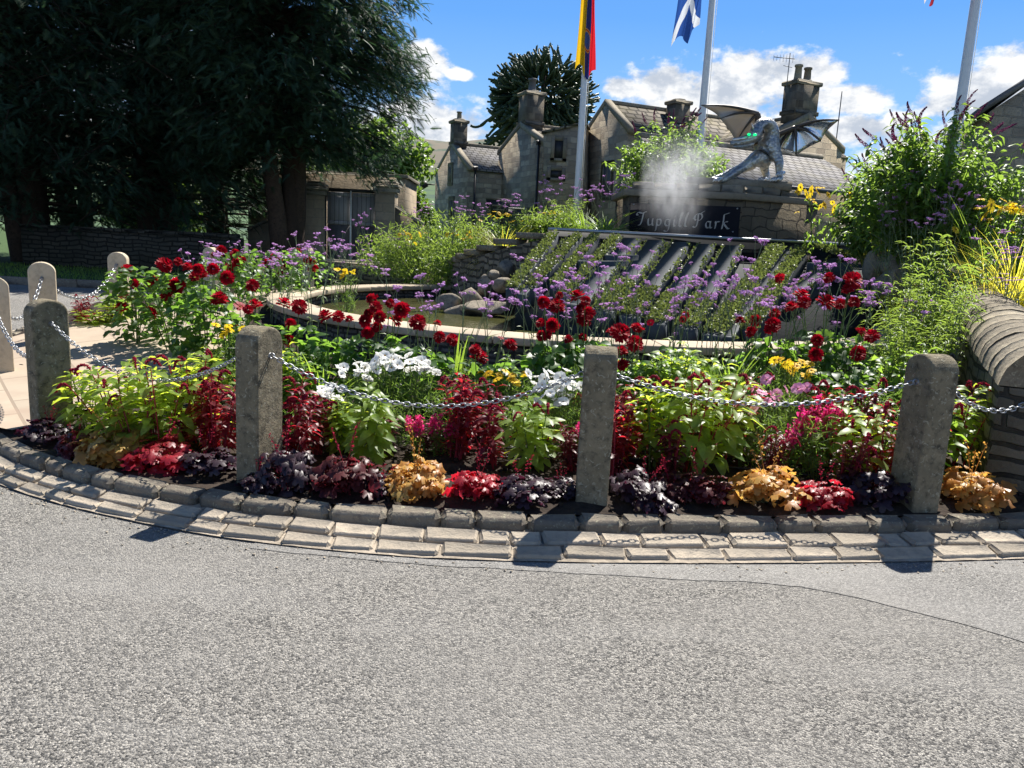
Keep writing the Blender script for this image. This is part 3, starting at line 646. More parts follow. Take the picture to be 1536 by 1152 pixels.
# pen-drawn lettering: strokes in units of letter height, drawn with a slanted nib
def arc(cx,cy,rx,ry,a0,a1,n=10): return [(cx+rx*math.cos(R_(t)),cy+ry*math.sin(R_(t))) for t in np.linspace(a0,a1,n)]
GL={'T':([[(-.08,.78),(.0,.92),(.14,.9),(.3,.84),(.5,.95),(.62,.98)],[(.4,.9),(.36,.6),(.3,.25),(.22,.03),(.08,.0)],[(-.08,.78),(-.02,.7),(.06,.74)]],.62),
'u':([[(.05,.5),(.04,.2),(.1,.03),(.22,.05),(.33,.2)],[(.36,.52),(.34,.2),(.38,.02),(.46,.06)]],.52),
'p':([[(.06,.5),(.05,.1),(.0,-.32),(-.06,-.36)],[(.06,.4),(.2,.52),(.34,.42),(.32,.15),(.18,.02),(.06,.1)]],.48),
'g':([arc(.2,.27,.16,.24,60,400,12),[(.36,.5),(.36,.1),(.3,-.28),(.12,-.38),(.0,-.28)]],.5),
'i':([[(.08,.5),(.06,.15),(.12,.02),(.2,.08)],[(.1,.7),(.13,.74)]],.26),
'l':([[(.06,.1),(.14,.6),(.28,1.),(.22,1.04),(.12,.7),(.08,.2),(.14,.02),(.24,.1)]],.3),
'P':([[(.22,.95),(.22,.5),(.16,.1),(.02,.0),(-.1,.1)],[(-.1,.62),(-.02,.85),(.2,1.),(.45,.98),(.52,.75),(.4,.55),(.22,.5)],[(.4,1.02),(.52,1.12),(.66,1.2)],[(.02,.8),(-.04,.6),(.08,.52)]],.66),
'a':([arc(.18,.25,.15,.24,50,390,12),[(.34,.5),(.33,.12),(.4,.0),(.48,.08)]],.52),
'r':([[(.06,.5),(.1,.3),(.06,.0)],[(.09,.34),(.2,.5),(.34,.48)]],.4),
'k':([[(.12,1.0),(.1,.5),(.04,.0)],[(.12,1.0),(.3,1.06),(.46,1.12)],[(.1,.34),(.28,.52),(.4,.5)],[(.14,.36),(.28,.2),(.46,.0),(.56,.06)]],.6)}
b=B(); hgt=SH*.47; cx=SW*.075; nib=np.array([math.cos(.6),math.sin(.6)])*.035
scale=(SW*.86)/sum([GL[c][1]+.1 if c!=' ' else .34 for c in 'Tupgill Park'])
for ch in 'Tupgill Park':
    if ch==' ': cx+=.34*scale; continue
    st,adv=GL[ch]
    for s_ in st:
        P2=np.array(s_)*np.array([scale,hgt]); P2=np.column_stack([np.interp(np.linspace(0,len(s_)-1,len(s_)*4),np.arange(len(s_)),P2[:,k]) for k in(0,1)])
        for _ in range(2): P2[1:-1]=(P2[:-2]+2*P2[1:-1]+P2[2:])/4
        k=len(P2); u=x0+cx+P2[:,0]; v=z0+SH*.26+P2[:,1]
        o1=s0+e*(u-nib[0]*.45)[:,None]+UP*(v-nib[1]*.45)[:,None]+outw*.0405; o2=s0+e*(u+nib[0]*.45)[:,None]+UP*(v+nib[1]*.45)[:,None]+outw*.0405
        i=np.arange(k-1); b.add(np.concatenate([o1,o2]),[np.stack([i,i+1,i+k+1,i+k],1)])
        tube(b,(o1+o2)/2,.006,4)
    cx+=(adv+.1)*scale
par(b.obj('lettering','letter'),sg)
for (u,v) in ((.03,.94),(.97,.94),(.95,.18)):
    b=B(); tube(b,[s0+e*(x0+u*SW)+UP*(z0+v*SH)+outw*.036,s0+e*(x0+u*SW)+UP*(z0+v*SH)+outw*.05],.014,8); par(b.obj('screw','steel'),sg)

# ---------------------------------------------------------------- walls round the mound
def wallpath(name,path,th,z0,zt,label,cat,round_=False,mat='drystone',cap='capwall'):
    P=resample(path,.12); t=nrm(np.gradient(P,axis=0)); nn=np.stack([t[:,1],-t[:,0]],1); k=len(P); zz=np.interp(np.linspace(0,1,k),np.linspace(0,1,len(zt)),zt)
    root=thing(name,label,cat,(*P[0],z0)); b=B()
    hb=zz-(th*.42 if round_ else .1)
    A_=np.column_stack([P-nn*th/2,np.full(k,z0)]);B_=np.column_stack([P+nn*th/2,np.full(k,z0)]);C_=np.column_stack([P+nn*th/2,hb]);D_=np.column_stack([P-nn*th/2,hb])
    i=np.arange(k-1)
    b.add(np.concatenate([A_,B_,C_,D_]),[np.stack([i+1,i,i+3*k,i+3*k+1],1),np.stack([i+k,i+k+1,i+2*k+1,i+2*k],1),np.array([[0,k,2*k,3*k]]),np.array([[k-1,4*k-1,3*k-1,2*k-1]])]); par(b.obj('wall',mat,uv=True),root)
    b=B()
    if round_:
        s=0.; L_=np.concatenate([[0],np.cumsum(np.linalg.norm(np.diff(P,axis=0),axis=1))]); q=np.linspace(0,math.pi,15)
        while s<L_[-1]-.05:
            l=rng.uniform(.16,.3); l=min(l,L_[-1]-s); r0=th*.5*rng.uniform(1.04,1.055); lift=rng.uniform(-.006,.006)
            pr_=[]
            for f in(.004,.35,.65,.996):
                ss=s+l*f; c=np.array([np.interp(ss,L_,P[:,k_]) for k_ in(0,1)]); n_=np.array([np.interp(ss,L_,nn[:,k_]) for k_ in(0,1)]); h_=np.interp(ss,L_,hb)
                rr=r0*(1. if .1<f<.9 else .993)*rng.uniform(.982,1.018,15)
                pr_.append(np.column_stack([c[0]-n_[0]*np.cos(q)*rr,c[1]-n_[1]*np.cos(q)*rr,h_+.004+np.sin(q)*rr*.86+lift]))
            V=np.concatenate(pr_); m_=15; f4=[]
            for a in range(3):
                for c in range(m_-1): f4.append((a*m_+c,a*m_+c+1,(a+1)*m_+c+1,(a+1)*m_+c))
            b.add(V,[np.array(f4),np.arange(m_)[None],np.arange(3*m_,4*m_)[::-1][None]],rng.random()); s+=l
    else:
        C_=np.array([P-nn*(th/2+.03),P+nn*(th/2+.03)])
        for i in range(0,k-1,4):
            j=min(i+4,k-1); po=[C_[0][i],C_[0][j],C_[1][j],C_[1][i]]; zc=hb[i]+.003; prism(b,po,zc,zc+.1+rng.uniform(-.015,.01),rng.random())
    o=par(b.obj('coping',cap),root); 
    return root
rw=wallpath('garden_wall',[(3.47,4.86),(4.0,6.1),(4.72,7.6),(5.42,9.3),(6.0,11)],.6,.0,[1.08,1.2,1.3,1.42,1.5],'curved stone wall with rounded rough coping at the right of the flower bed','wall',True)
wallpath('retaining_wall',[(tl[0]-.02,13.0),(-.35,13.5),(-1.0,14.6),(-1.3,16.)],.3,.3,[1.78,1.48,1.28,1.15],'low rough stone retaining wall left of the cascade','wall')
def mound(x,y):
    m1=smoothstep(13.0,13.3,y)*1.75*smoothstep(-1.9,.6,x)+(1-smoothstep(-1.9,.6,x))*0*x
    edge=np.interp(y,[4.9,6.1,7.6,9.3,11],[3.47,4.0,4.72,5.42,6.0]); m2=smoothstep(0,.25,x-edge)*np.interp(y,[4.9,7,9,11,13],[.85,1.05,1.25,1.45,1.75])*(y>4.95)
    m3=smoothstep(16.0,17,y)*(.9)
    return np.maximum(np.maximum(m1,m2),m3)
b=B(); grid(b,np.linspace(-2.4,14,110),np.linspace(4.96,21,100),lambda x,y:mound(x,y)-.12+.18*0); struct(b.obj('mound_soil','soil',smooth=True))

# ================================================================ POSTS AND CHAINS
def make_post(name,x,y,z0,hh,T,W,mat,label,lean=(0,0)):
    """arched slab: arch profile in the radial plane, thickness T along the kerb"""
    rad=nrm(np.array([x,y])-C0); ang=math.atan2(rad[1],rad[0])
    r=W/2; q=np.linspace(0,math.pi,17); prof=[(r,-.25)]+[(r*math.cos(t),hh-r*.82+r*.82*math.sin(t)) for t in q]+[(-r,-.25)]
    # subdivide sides so the stone can be a little uneven
    bm=bmesh.new(); n=len(prof); lay=[]
    for s in(-T/2,T/2): lay.append([bm.verts.new((p[0],s,p[1])) for p in prof])
    bm.faces.new(lay[0]); bm.faces.new(lay[1][::-1])
    for i in range(n):
        j=(i+1)%n; bm.faces.new((lay[0][j],lay[0][i],lay[1][i],lay[1][j]))
    bmesh.ops.recalc_face_normals(bm,faces=bm.faces)
    me=bpy.data.meshes.new(name); bm.to_mesh(me); bm.free(); me.materials.append(MAT[mat]); me.attributes.new('rnd','FLOAT','POINT')
    root=thing(name,label,'post',(x,y,z0),ang); root.rotation_euler=(lean[0],lean[1],ang)
    o=link('shaft',me,root); bv=o.modifiers.new('bevel','BEVEL'); bv.width=.014; bv.segments=3; bv.limit_method='ANGLE'; bv.angle_limit=R_(50)
    # eyes for the chain on both arched faces
    for s in(-1,1):
        b=B(); q=np.linspace(0,2*math.pi,13); tube(b,np.column_stack([.0*q,s*(T/2+.012+.016*np.cos(q)),hh-.17+.016*np.sin(q)]),.005,6,False)
        tube(b,[(0,s*T/2,hh-.17),(0,s*(T/2-.01),hh-.17)],.02,8); b.obj('chain_eye','steel',root,smooth=True)
    root['T']=T; tdir=np.array([-rad[1],rad[0],0])
    return np.array([x,y,z0+hh-.17]),tdir,T
def P3(px,Y,z): return X(px,Y,z)
PO={}
PO[1]=make_post('stone_post',-3.33,5.43,.1,.95,.135,.25,'post_old','dark mossy arched stone post at the left end of the flower bed kerb')
PO[2]=make_post('stone_post',-1.5,4.47,.1,.95,.155,.25,'post_old','pitted arched stone post between the first crimson heuchera and the white cosmos',(.0,-.01))
PO[3]=make_post('stone_post',.5,4.36,.1,.945,.185,.2,'post_old','narrow-looking stone post with flat front face in the middle of the flower bed')
PO[4]=make_post('stone_post',2.5,4.55,.1,.97,.18,.24,'post_old','broad grey stone post nearest the curved garden wall')
PO[5]=make_post('stone_post',-4.78,7.0,.13,.95,.15,.26,'post_new','clean pale limestone post on the paving, cut by the left frame edge')
PO[6]=make_post('stone_post',X(63,8.4,1),8.4,.2,.95,.15,.26,'post_new','clean pale limestone post on the road side, second of the pale posts')
PO[7]=make_post('stone_post',X(178,10.5,1),10.5,.3,.92,.15,.24,'post_new','clean pale limestone post in front of the dark wall, beside the red dahlias')
PO[8]=make_post('stone_post',X(317,14,1),14.,.36,.9,.15,.26,'post_new','pale post top just showing above the dahlias in front of the dark wall')
PO[9]=make_post('stone_post',X(462,17.,1),17.,.4,.88,.15,.26,'post_new','far pale post top behind the verbena in front of the gate')
def linkT():
    k,s=14,6; q=np.linspace(0,2*math.pi,k,endpoint=False); cx=np.sign(np.cos(q))*np.where(np.abs(np.cos(q))>.01,.011,0)+.016*np.cos(q); cy=.016*np.sin(q); r=.0048
    V=[]; F_=[]
    tx=np.gradient(np.concatenate([cx[-1:],cx,cx[:1]]))[1:-1]; ty=np.gradient(np.concatenate([cy[-1:],cy,cy[:1]]))[1:-1]; tl_=np.hypot(tx,ty); nx_,ny_=ty/tl_,-tx/tl_
    for i in range(k):
        for j in range(s):
            a=2*math.pi*j/s; V.append((cx[i]+nx_[i]*r*math.cos(a),cy[i]+ny_[i]*r*math.cos(a),r*math.sin(a)))
    for i in range(k):
        for j in range(s): F_.append((i*s+j,((i+1)%k)*s+j,((i+1)%k)*s+(j+1)%s,i*s+(j+1)%s))
    return np.array(V),np.array(F_)
LV,LF=linkT()
def chain(a,c,sag,label,sc_=1.0):
    a=np.array(a);c=np.array(c); u=np.linspace(0,1,400); P=a+(c-a)*u[:,None]; P[:,2]-=sag*4*u*(1-u)
    L_=np.concatenate([[0],np.cumsum(np.linalg.norm(np.diff(P,axis=0),axis=1))]); pitch=.043*sc_; n=int(L_[-1]/pitch); b=B()
    root_loc=a
    for i in range(n):
        s=(i+.5)*L_[-1]/n; c0=np.array([np.interp(s,L_,P[:,k]) for k in range(3)]); c1=np.array([np.interp(s+.01,L_,P[:,k]) for k in range(3)]); d=nrm(c1-np.array([np.interp(s-.01,L_,P[:,k]) for k in range(3)]))
        sd=nrm(np.cross(d,UP)); n_=np.cross(sd,d); an=(math.pi/2)*(i%2)+.5+rng.normal(0,.12); s2=sd*math.cos(an)+n_*math.sin(an); n2=np.cross(d,s2)
        b.add((LV*sc_)@np.stack([d,s2,n2],0)+c0,[LF])
    o=b.obj('chain','steel',smooth=True); return tag(o,label,'chain','chains between the stone posts')
def ends(i,j):
    a,ta,Ta=PO[i]; c,tc_,Tc=PO[j]; v=c-a
    return a+ta*np.sign(ta@v)*(Ta/2+.025), c-tc_*np.sign(tc_@v)*(Tc/2+.025)
chain(*ends(1,2),.27,'chain sagging from the mossy left post through the lime green leaves',.75)
chain(*ends(2,3),.24,'chain hanging in front of the white cosmos flowers',.75)
chain(*ends(3,4),.15,'chain hanging shallowly before the pink lobelia and dark amaranth',.75)
a_,t_,T_=PO[4]; chain(a_+t_*np.sign(t_[0])*(T_/2+.02)+UP*.0,(3.44,4.85,.87),.17,'short chain from the grey post to the curved stone wall',.9)
a_,t_,T_=PO[5]; chain(a_+t_*-.0+np.array([.05,-.1,0]),PO[1][0]+np.array([-.02,.14,-.06]),.36,'chain drooping from the frame-edge pale post behind the mossy post')
chain(*ends(5,6),.33,'chain between the frame-edge pale post and the second pale post')
chain(*ends(6,7),.33,'chain between the second pale post and the one beside the dahlias')
chain(*ends(7,8),.3,'chain running from the dahlia-side pale post towards the far posts')
b=B(); tube(b,[(3.44,4.87,.87),(3.44,4.85,.87)],.02,8); tag(b.obj('chain_bracket','steel'),'small metal eye fixed in the end of the curved stone wall','bracket')

# ================================================================ DARK WALL, GATE
root=thing('boundary_wall','long dark stone boundary wall under the conifers','wall',(-9.8,20.3,.4))
wl,wr=X(38,20.4,1.4),X(362,20.4,1.5)
b=B(); box(b,((wl+wr)/2,20.4,.8),(wr-wl,.4,1.15),None,.0); par(b.obj('wall','shaded_stone',uv=True),root)
b=B(); xx=wl
while xx<wr-.3:
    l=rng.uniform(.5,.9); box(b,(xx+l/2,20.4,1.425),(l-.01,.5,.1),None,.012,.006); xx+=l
par(b.obj('coping','shaded_stone',uv=True),root)
YG=24.
gz=lambda py,px=520,Y=YG: D(px,py,Y)[2]
gate=thing('gateway','stone gateway with capped pillars, sloping flank walls and grey wooden doors','gateway',(X(525,YG,1),YG,.4))
def pillar(px0,px1,pyt,capw):
    x0,x1=X(px0,YG,2.5),X(px1,YG,2.5); zt=gz(pyt,px0); xc=(x0+x1)/2; w_=x1-x0
    b=B(); box(b,(xc,YG+w_/2,(.2+zt)/2),(w_,w_,zt-.2),None,.01); o=par(b.obj('pillar','gatestone',uv=True),gate)
    b=B(); box(b,(xc,YG+w_/2,zt+.07),(w_*1.18,w_*1.18,.14),None,.02); box(b,(xc,YG+w_/2,zt+.2),(w_*1.36,w_*1.36,.12),None,.03)
    box(b,(xc,YG+w_/2,zt+.31),(w_*1.1,w_*1.1,.1),None,.04); box(b,(xc,YG+w_/2,zt+.39),(w_*.8,w_*.8,.06),None,.028)
    c=b.obj('cap','trim'); c.parent=o; c.matrix_parent_inverse=o.matrix_world.inverted() if False else Matrix.Translation(gate.location).inverted()@Matrix.Identity(4) if False else Matrix.Identity(4)
pillar(456,485,292,1.3); pillar(562,592,288,1.3)
for (p,lab) in ((((372,348),(457,303),(457,420),(372,420)),0),(((592,312),(634,338),(634,420),(592,420)),1)):
    pts=[D(x,y,YG+.15) for x,y in p]; b=B(); extr(b,pts,(0,.35,0)); par(b.obj('flank_wall','gatestone',uv=True),gate)
    A_,E_=pts[0]+np.array([0,.175,.05]),pts[1]+np.array([0,.175,.05]); d=nrm(E_-A_); b=B(); box(b,(A_+E_)/2,(np.linalg.norm(E_-A_),.5,.09),np.stack([d,(0,1,0),np.cross(d,(0,1,0))],1),.01); par(b.obj('flank_coping','trim'),gate)
xl,xm,xr=X(487,YG,2.),X(523.5,YG,2.),X(561,YG,2.); zt=gz(288,523)
for (x0,x1) in ((xl,xm-.02),(xm+.02,xr)):
    b=B(); zlow=gz(337,523); box(b,((x0+x1)/2,YG+.3,(zlow+zt)/2),(x1-x0-.02,.06,zt-zlow)); d_=par(b.obj('door','wood',uv=True),gate)
    b=B(); 
    for zz in (zlow+.05,zt-.06): box(b,((x0+x1)/2,YG+.255,zz),(x1-x0-.03,.03,.11))
    e_=b.obj('rail','wood',uv=True); e_.parent=d_
    b=B(); box(b,((x0+x1)/2,YG+.31,(zlow+.2)/2),(x1-x0-.02,.05,zlow-.22)); par(b.obj('lower_panel','lead'),gate)
for x_ in (xl-.03,xm,xr+.0): b=B(); box(b,(x_,YG+.24,(zt+.1)/2+.05),(.05 if x_!=xm else .045,.06,zt-.1)); par(b.obj('frame_post','white' if x_!=xl-.03 else 'dark'),gate)
b=B(); box(b,(xm,YG+.28,zt+.06),(xr-xl+.1,.12,.1)); par(b.obj('lintel','dark'),gate)
# outbuilding behind the gate
xo0,xo1=X(372,27,2.5),X(607,27,2.5); zo=D(500,262,27)[2]
root=thing('outbuilding','low pale stone outbuilding behind the wooden gateway','outbuilding',((xo0+xo1)/2,27,.3))
b=B(); box(b,((xo0+xo1)/2,28.5,(zo+.2)/2),(xo1-xo0,3,zo-.2)); par(b.obj('wall','gatestone',uv=True),root)
b=B(); box(b,((xo0+xo1)/2,28.5,zo+.05),(xo1-xo0+.2,3.2,.1),None,.01); par(b.obj('coping','trim'),root)
# low wall between the gate and the pond bank
b=B(); box(b,(X(575,19,1),19,.65),(5.2,.35,.5)); root=thing('low_wall','low stone wall in front of the gateway behind the verbena','wall',(X(575,19,1),19,.4)); par(b.obj('wall','drystone',uv=True),root)
b=B(); box(b,(X(575,19,1),19,.95),(5.3,.45,.09),None,.015); par(b.obj('coping','trim'),root)

# ================================================================ HOUSES
TH=R_(25); U2=np.array([math.cos(TH),math.sin(TH)]); V2=np.array([-math.sin(TH),math.cos(TH)])
def h3(o,u,v,z): p=np.array(o)+U2*u+V2*v; return np.array([p[0],p[1],z])
def house(name,label,o,Lu,Wv,ze,zr,zb=.3,ridge='u',roofmat='slate',over=.12,verge=True,cat='house'):
    """o: near corner; ridge runs along u (or along v)"""
    root=thing(name,label,cat,(o[0],o[1],zb),TH)
    b=B()
    if ridge=='u':
        for u in(0,Lu-.001):
            pass
        prof=[(0,zb),(Wv,zb),(Wv,ze),(Wv/2,zr),(0,ze)]; extr(b,[h3(o,0,v,z) for v,z in prof],h3((0,0),Lu,0,0))
    else:
        prof=[(0,zb),(Lu,zb),(Lu,ze),(Lu/2,zr),(0,ze)]; extr(b,[h3(o,u,0,z) for u,z in prof],h3((0,0),0,Wv,0))
    par(b.obj('wall','house',uv=True),root)
    b=B(); half=(Wv if ridge=='u' else Lu)/2; sl=(zr-ze)/half; th=.13
    for s in(0,1):
        e0=-over; z_e=ze-over*sl
        a=[(e0,z_e+.02),(half,zr+.02),(half,zr+.02+th),(e0,z_e+.02+th)]
        if s: a=[(2*half-p,z) for p,z in a]
        if ridge=='u': extr(b,[h3(o,.02,p,z) for p,z in a],h3((0,0),Lu-.04,0,0))
        else: extr(b,[h3(o,p,.02,z) for p,z in a],h3((0,0),0,Wv-.04,0))
    roof=par(b.obj('roof',roofmat,uv=True),root)
    b=B()
    if ridge=='u': p,q=h3(o,0,half,zr+th+.03),h3(o,Lu,half,zr+th+.03)
    else: p,q=h3(o,half,0,zr+th+.03),h3(o,half,Wv,zr+th+.03)
    tube(b,[p,q],.12,8); par(b.obj('ridge_tiles','trim'),root)
    if verge:
        b=B()
        for s in(0,1):
            for end in((0,) if ridge=='v' else (0,)):
                a=[(-over-.05,ze-over*sl+.0),(half+.001,zr+.0),(half+.001,zr+.30),(-over-.05,ze-over*sl+.30)]
                if s: a=[(2*half-p,z) for p,z in a]
                if ridge=='u': extr(b,[h3(o,-.04,p,z) for p,z in a],h3((0,0),.34,0,0))
                else: extr(b,[h3(o,p,-.04,z) for p,z in a],h3((0,0),0,.34,0))
        par(b.obj('verge_coping','trim',uv=True),root)
    return root
def chimney(root,o,u,v,z0,z1,wu,wv,pots,cap=True,cowl=False):
    b=B(); c=h3(o,u,v,(z0+z1)/2); R=rotz(TH); box(b,c,(wu,wv,z1-z0),R); box(b,h3(o,u,v,z0+.45),(wu+.16,wv+.16,.2),R,.03); ch=par(b.obj('chimney','soot',uv=True),root)
    b=B(); box(b,h3(o,u,v,z1+.1),(wu+.24,wv+.24,.2),R,.05); tube(b,[h3(o,u,v,z1+.19),h3(o,u,v,z1+.29)],[min(wu,wv)*.6,min(wu,wv)*.45],8)
    q=b.obj('chimney_cap','trim'); q.parent=ch
    for (du,dv,h,r) in pots:
        b=B(); zz=z1+.28; p=h3(o,u+du,v+dv,0); tube(b,[(p[0],p[1],zz),(p[0],p[1],zz+h*.1),(p[0],p[1],zz+h*.85),(p[0],p[1],zz+h*.86),(p[0],p[1],zz+h)],[r*1.15,r,r*.85,r*1.1,r*1.1],10)
        q=b.obj('chimney_pot','lead' if cowl else 'trim',smooth=False); q.parent=ch
    return ch
def window(root,o,face,t,z0,z1,wd,glassc='dark',off=.0):
    """face 'g' = gable plane u=0 running along v; 'f' = long front v=0 running along u"""
    zc=(z0+z1)/2; h=z1-z0
    R=rotz(TH)
    c=h3(o,t,-.015,zc) if face=='f' else h3(o,-.015,t,zc); sz=(wd,.05,h) if face=='f' else (.05,wd,h)
    b=B(); box(b,c,sz,R); wi=par(b.obj('window',glassc),root)
    b=B()
    dd=lambda a,z: (h3(o,t+a,-.045,z) if face=='f' else h3(o,-.045,t+a,z))
    for a,z,w_,hh in((-wd/2,zc,.07,h),(wd/2,zc,.07,h),(0,z0,wd,.07),(0,z1,wd,.07),(0,zc,.05,h),(0,zc,wd,.05)):
        box(b,dd(a,z),(w_,.04,hh) if face=='f' else (.04,w_,hh),R)
    q=b.obj('frame','trim'); q.parent=wi
    b=B(); dd=lambda a,z: (h3(o,t+a,-.03,z) if face=='f' else h3(o,-.03,t+a,z))
    for a,z,w_,hh in((-wd/2-.13,zc,.18,h+.2),(wd/2+.13,zc,.18,h+.2),(0,z0-.11,wd+.44,.14),(0,z1+.13,wd+.44,.2)):
        box(b,dd(a,z),(w_,.07,hh) if face=='f' else (.07,w_,hh),R,.01)
    q=b.obj('surround','trim'); q.parent=wi
def downpipe(root,o,face,t,z0,z1):
    b=B(); p=h3(o,t,-.08,0) if face=='f' else h3(o,-.08,t,0); tube(b,[(p[0],p[1],z0),(p[0],p[1],z1)],.06,8); box(b,(p[0],p[1],z1+.12),(.3,.22,.24),rotz(TH),.03); par(b.obj('downpipe','dark'),root)
# cottage A
oA=(X(701,48,5),48.)
hA=house('cottage','small far cottage with slate roof and one dark chimney, leftmost of the houses',oA,7,6.,5.8,7.45)
chimney(hA,oA,.45,3.,7.2,8.85,.85,.8,[(0,0,.45,.16)])
window(hA,oA,'g',3.0,5.2,6.2,.45); window(hA,oA,'g',2.6,3.0,4.1,.6); window(hA,oA,'g',2.2,1.2,2.2,.8)
downpipe(hA,oA,'f',.45,.4,5.8)
b=B(); tube(b,[h3(oA,-.05,6.,5.2),h3(oA,-.5,6.2,5.2)],.05,6); tube(b,[h3(oA,-.5,6.2,5.25),h3(oA,-.9,6.4,5.05)],[.2,.27],10); par(b.obj('floodlight','dark'),hA)
# tall house B
oB=(X(813,44,6),44.)
hB=house('tall_house','tall stone house with a steep gable and weathered chimney, in front of the monkey puzzle',oB,7,6.1,6.95,8.25,roofmat='slate2')
chimney(hB,oB,.6,3.0,8.0,10.0,1.1,1.1,[(0,0,.7,.24)],cowl=True)
downpipe(hB,oB,'g',.35,.4,7.0)
b=B(); tube(b,[h3(oB,-.05,6.,5.7),h3(oB,-.3,6.2,5.7)],.05,6); tube(b,[h3(oB,-.25,6.2,5.75),h3(oB,-.7,6.7,5.45)],[.28,.4],10); par(b.obj('floodlight','dark'),hB)
window(hB,oB,'g',1.0,2.2,3.4,.6)
# lean-to annex between B and C
pts=[D(x,y,42.) for x,y in((815,201),(866,189),(877,189),(877,352),(815,352))]
root=thing('annex','flat-fronted stone annex with a sloping top behind the first flagpole','annex',(*pts[3][:2],.3)); b=B(); extr(b,pts,(U2[0]*0-V2[0]*0+.6,2.6,0)); par(b.obj('wall','house',uv=True),root)
A_,E_=pts[0]+UP*.06,pts[2]+UP*.06; b=B(); extr(b,[pts[0]-np.array([.1,.1,0]),pts[1]-np.array([0,.1,0]),pts[2]+np.array([.1,-.1,0]),pts[2]+np.array([.1,-.1,.14]),pts[1]+np.array([0,-.1,.14]),pts[0]+np.array([-.1,-.1,.14])],(.6,2.8,0)); par(b.obj('roof','slate2',uv=True),root)
for (x,y0,y1,wpx) in((838,212,236,12),(834,256,266,16)):
    p=D(x,(y0+y1)/2,41.97); b=B(); hh=(y1-y0)/PW*42*1.33; ww=wpx/F*42; box(b,p,(ww,.06,hh)); wi=par(b.obj('window','dark'),root)
    b=B(); 
    for dx,dz,a,c in((-ww/2-.1,0,.2,hh+.3),(ww/2+.1,0,.2,hh+.3),(0,hh/2+.12,ww,.24),(0,-hh/2-.1,ww+.4,.16)): box(b,p+np.array([dx,-.02,dz]),(a,.07,c))
    q=b.obj('surround','trim'); q.parent=wi
# long house C
oC=(X(938,40,6),40.)
hC=house('long_house','long stone house with a lichened stone-tile roof behind the sign',oC,15,4.6,7.3,8.9,roofmat='slate2')
window(hC,oC,'g',1.6,4.2,5.8,.8,'lead')
uc=4.0; chimney(hC,oC,4.1,1.6,7.8,9.25,.95,.8,[])
# cross-gabled house D with the big chimney
xd0=X(1150,38,7); oD=(xd0,38.)
hD=house('gabled_house','stone house with a big twin-pot chimney on its gable',oD,4.9,7,6.85,8.2,ridge='v',roofmat='slate2')
chimney(hD,oD,2.3,.5,8.0,9.72,1.4,.9,[(-.33,0,.68,.18),(.27,0,.62,.18)])
b=B(); p=h3(oD,1.25,.4,0); tube(b,[(p[0],p[1],8.6),(p[0],p[1],11.1)],.022,5)
m_=np.array([p[0],p[1],10.85]); tube(b,[m_+np.array([-.8,-.15,-.0]),m_+np.array([.25,.05,0])],.02,5)
for k_ in np.linspace(-.95,.2,7): tube(b,[m_+np.array([k_*.8,0,-.2+.08*abs(k_)]),m_+np.array([k_*.8,0,.2-.08*abs(k_)])],.008,4)
tube(b,[m_+np.array([-.35,-.3,-.4]),m_+np.array([.2,.1,-.38])],.014,4)
tag(b.obj('aerial','lead'),'thin television aerial on a pole beside the twin-pot chimney','aerial')
b=B(); p=D(1258,180,44); tube(b,[(p[0],p[1],6),(p[0],p[1],D(1261,137,44)[2])],.03,5); tag(b.obj('mast','lead'),'thin bare mast rising behind the gabled house','mast')
# low slate-roofed building E
oE=(X(1030,29,4),29.)
root=thing('slate_roofed_barn','low building with a pale slate roof behind the dragon','barn',(*oE,.3),TH)
zE0,zE1=4.42,5.9; LE=9.6
b=B(); extr(b,[h3(oE,0,v,z) for v,z in((0,.3),(3.2,.3),(3.2,zE1-.2),(0,zE0-.1))],h3((0,0),LE,0,0)); par(b.obj('wall','house',uv=True),root)
b=B(); extr(b,[h3(oE,-.1,v,z) for v,z in((-.25,zE0-.2),(3.25,zE1),(3.25,zE1+.12),(-.25,zE0-.08))],h3((0,0),LE+.2,0,0)); par(b.obj('roof','slate',uv=True),root)
b=B(); tube(b,[h3(oE,-.1,3.25,zE1+.15),h3(oE,LE+.1,3.25,zE1+.15)],.13,8); par(b.obj('ridge_tiles','trim'),root)
b=B(); tube(b,[h3(oE,-.1,-.32,zE0-.22),h3(oE,LE+.1,-.32,zE0-.22)],.09,8); par(b.obj('gutter','dark'),root)
# building at the right edge
pts=[D(x,y,24.) for x,y in((1484,168),(1560,118),(1640,170),(1640,420),(1484,420))]
root=thing('edge_building','dark stone building with a pale roof verge at the right picture edge','building',(*pts[4][:2],.3)); b=B(); extr(b,pts,(2,6,0)); par(b.obj('wall','house',uv=True),root)
b=B(); up=np.array([0,0,.22]); f=np.array([-.1,-.12,.05]); extr(b,[pts[0]+f+np.array([-.25,0,-.15]),pts[1]+f,pts[1]+f+up,pts[0]+f+up+np.array([-.25,0,-.15])],(2.2,6.3,0)); par(b.obj('roof','lead',uv=True),root)
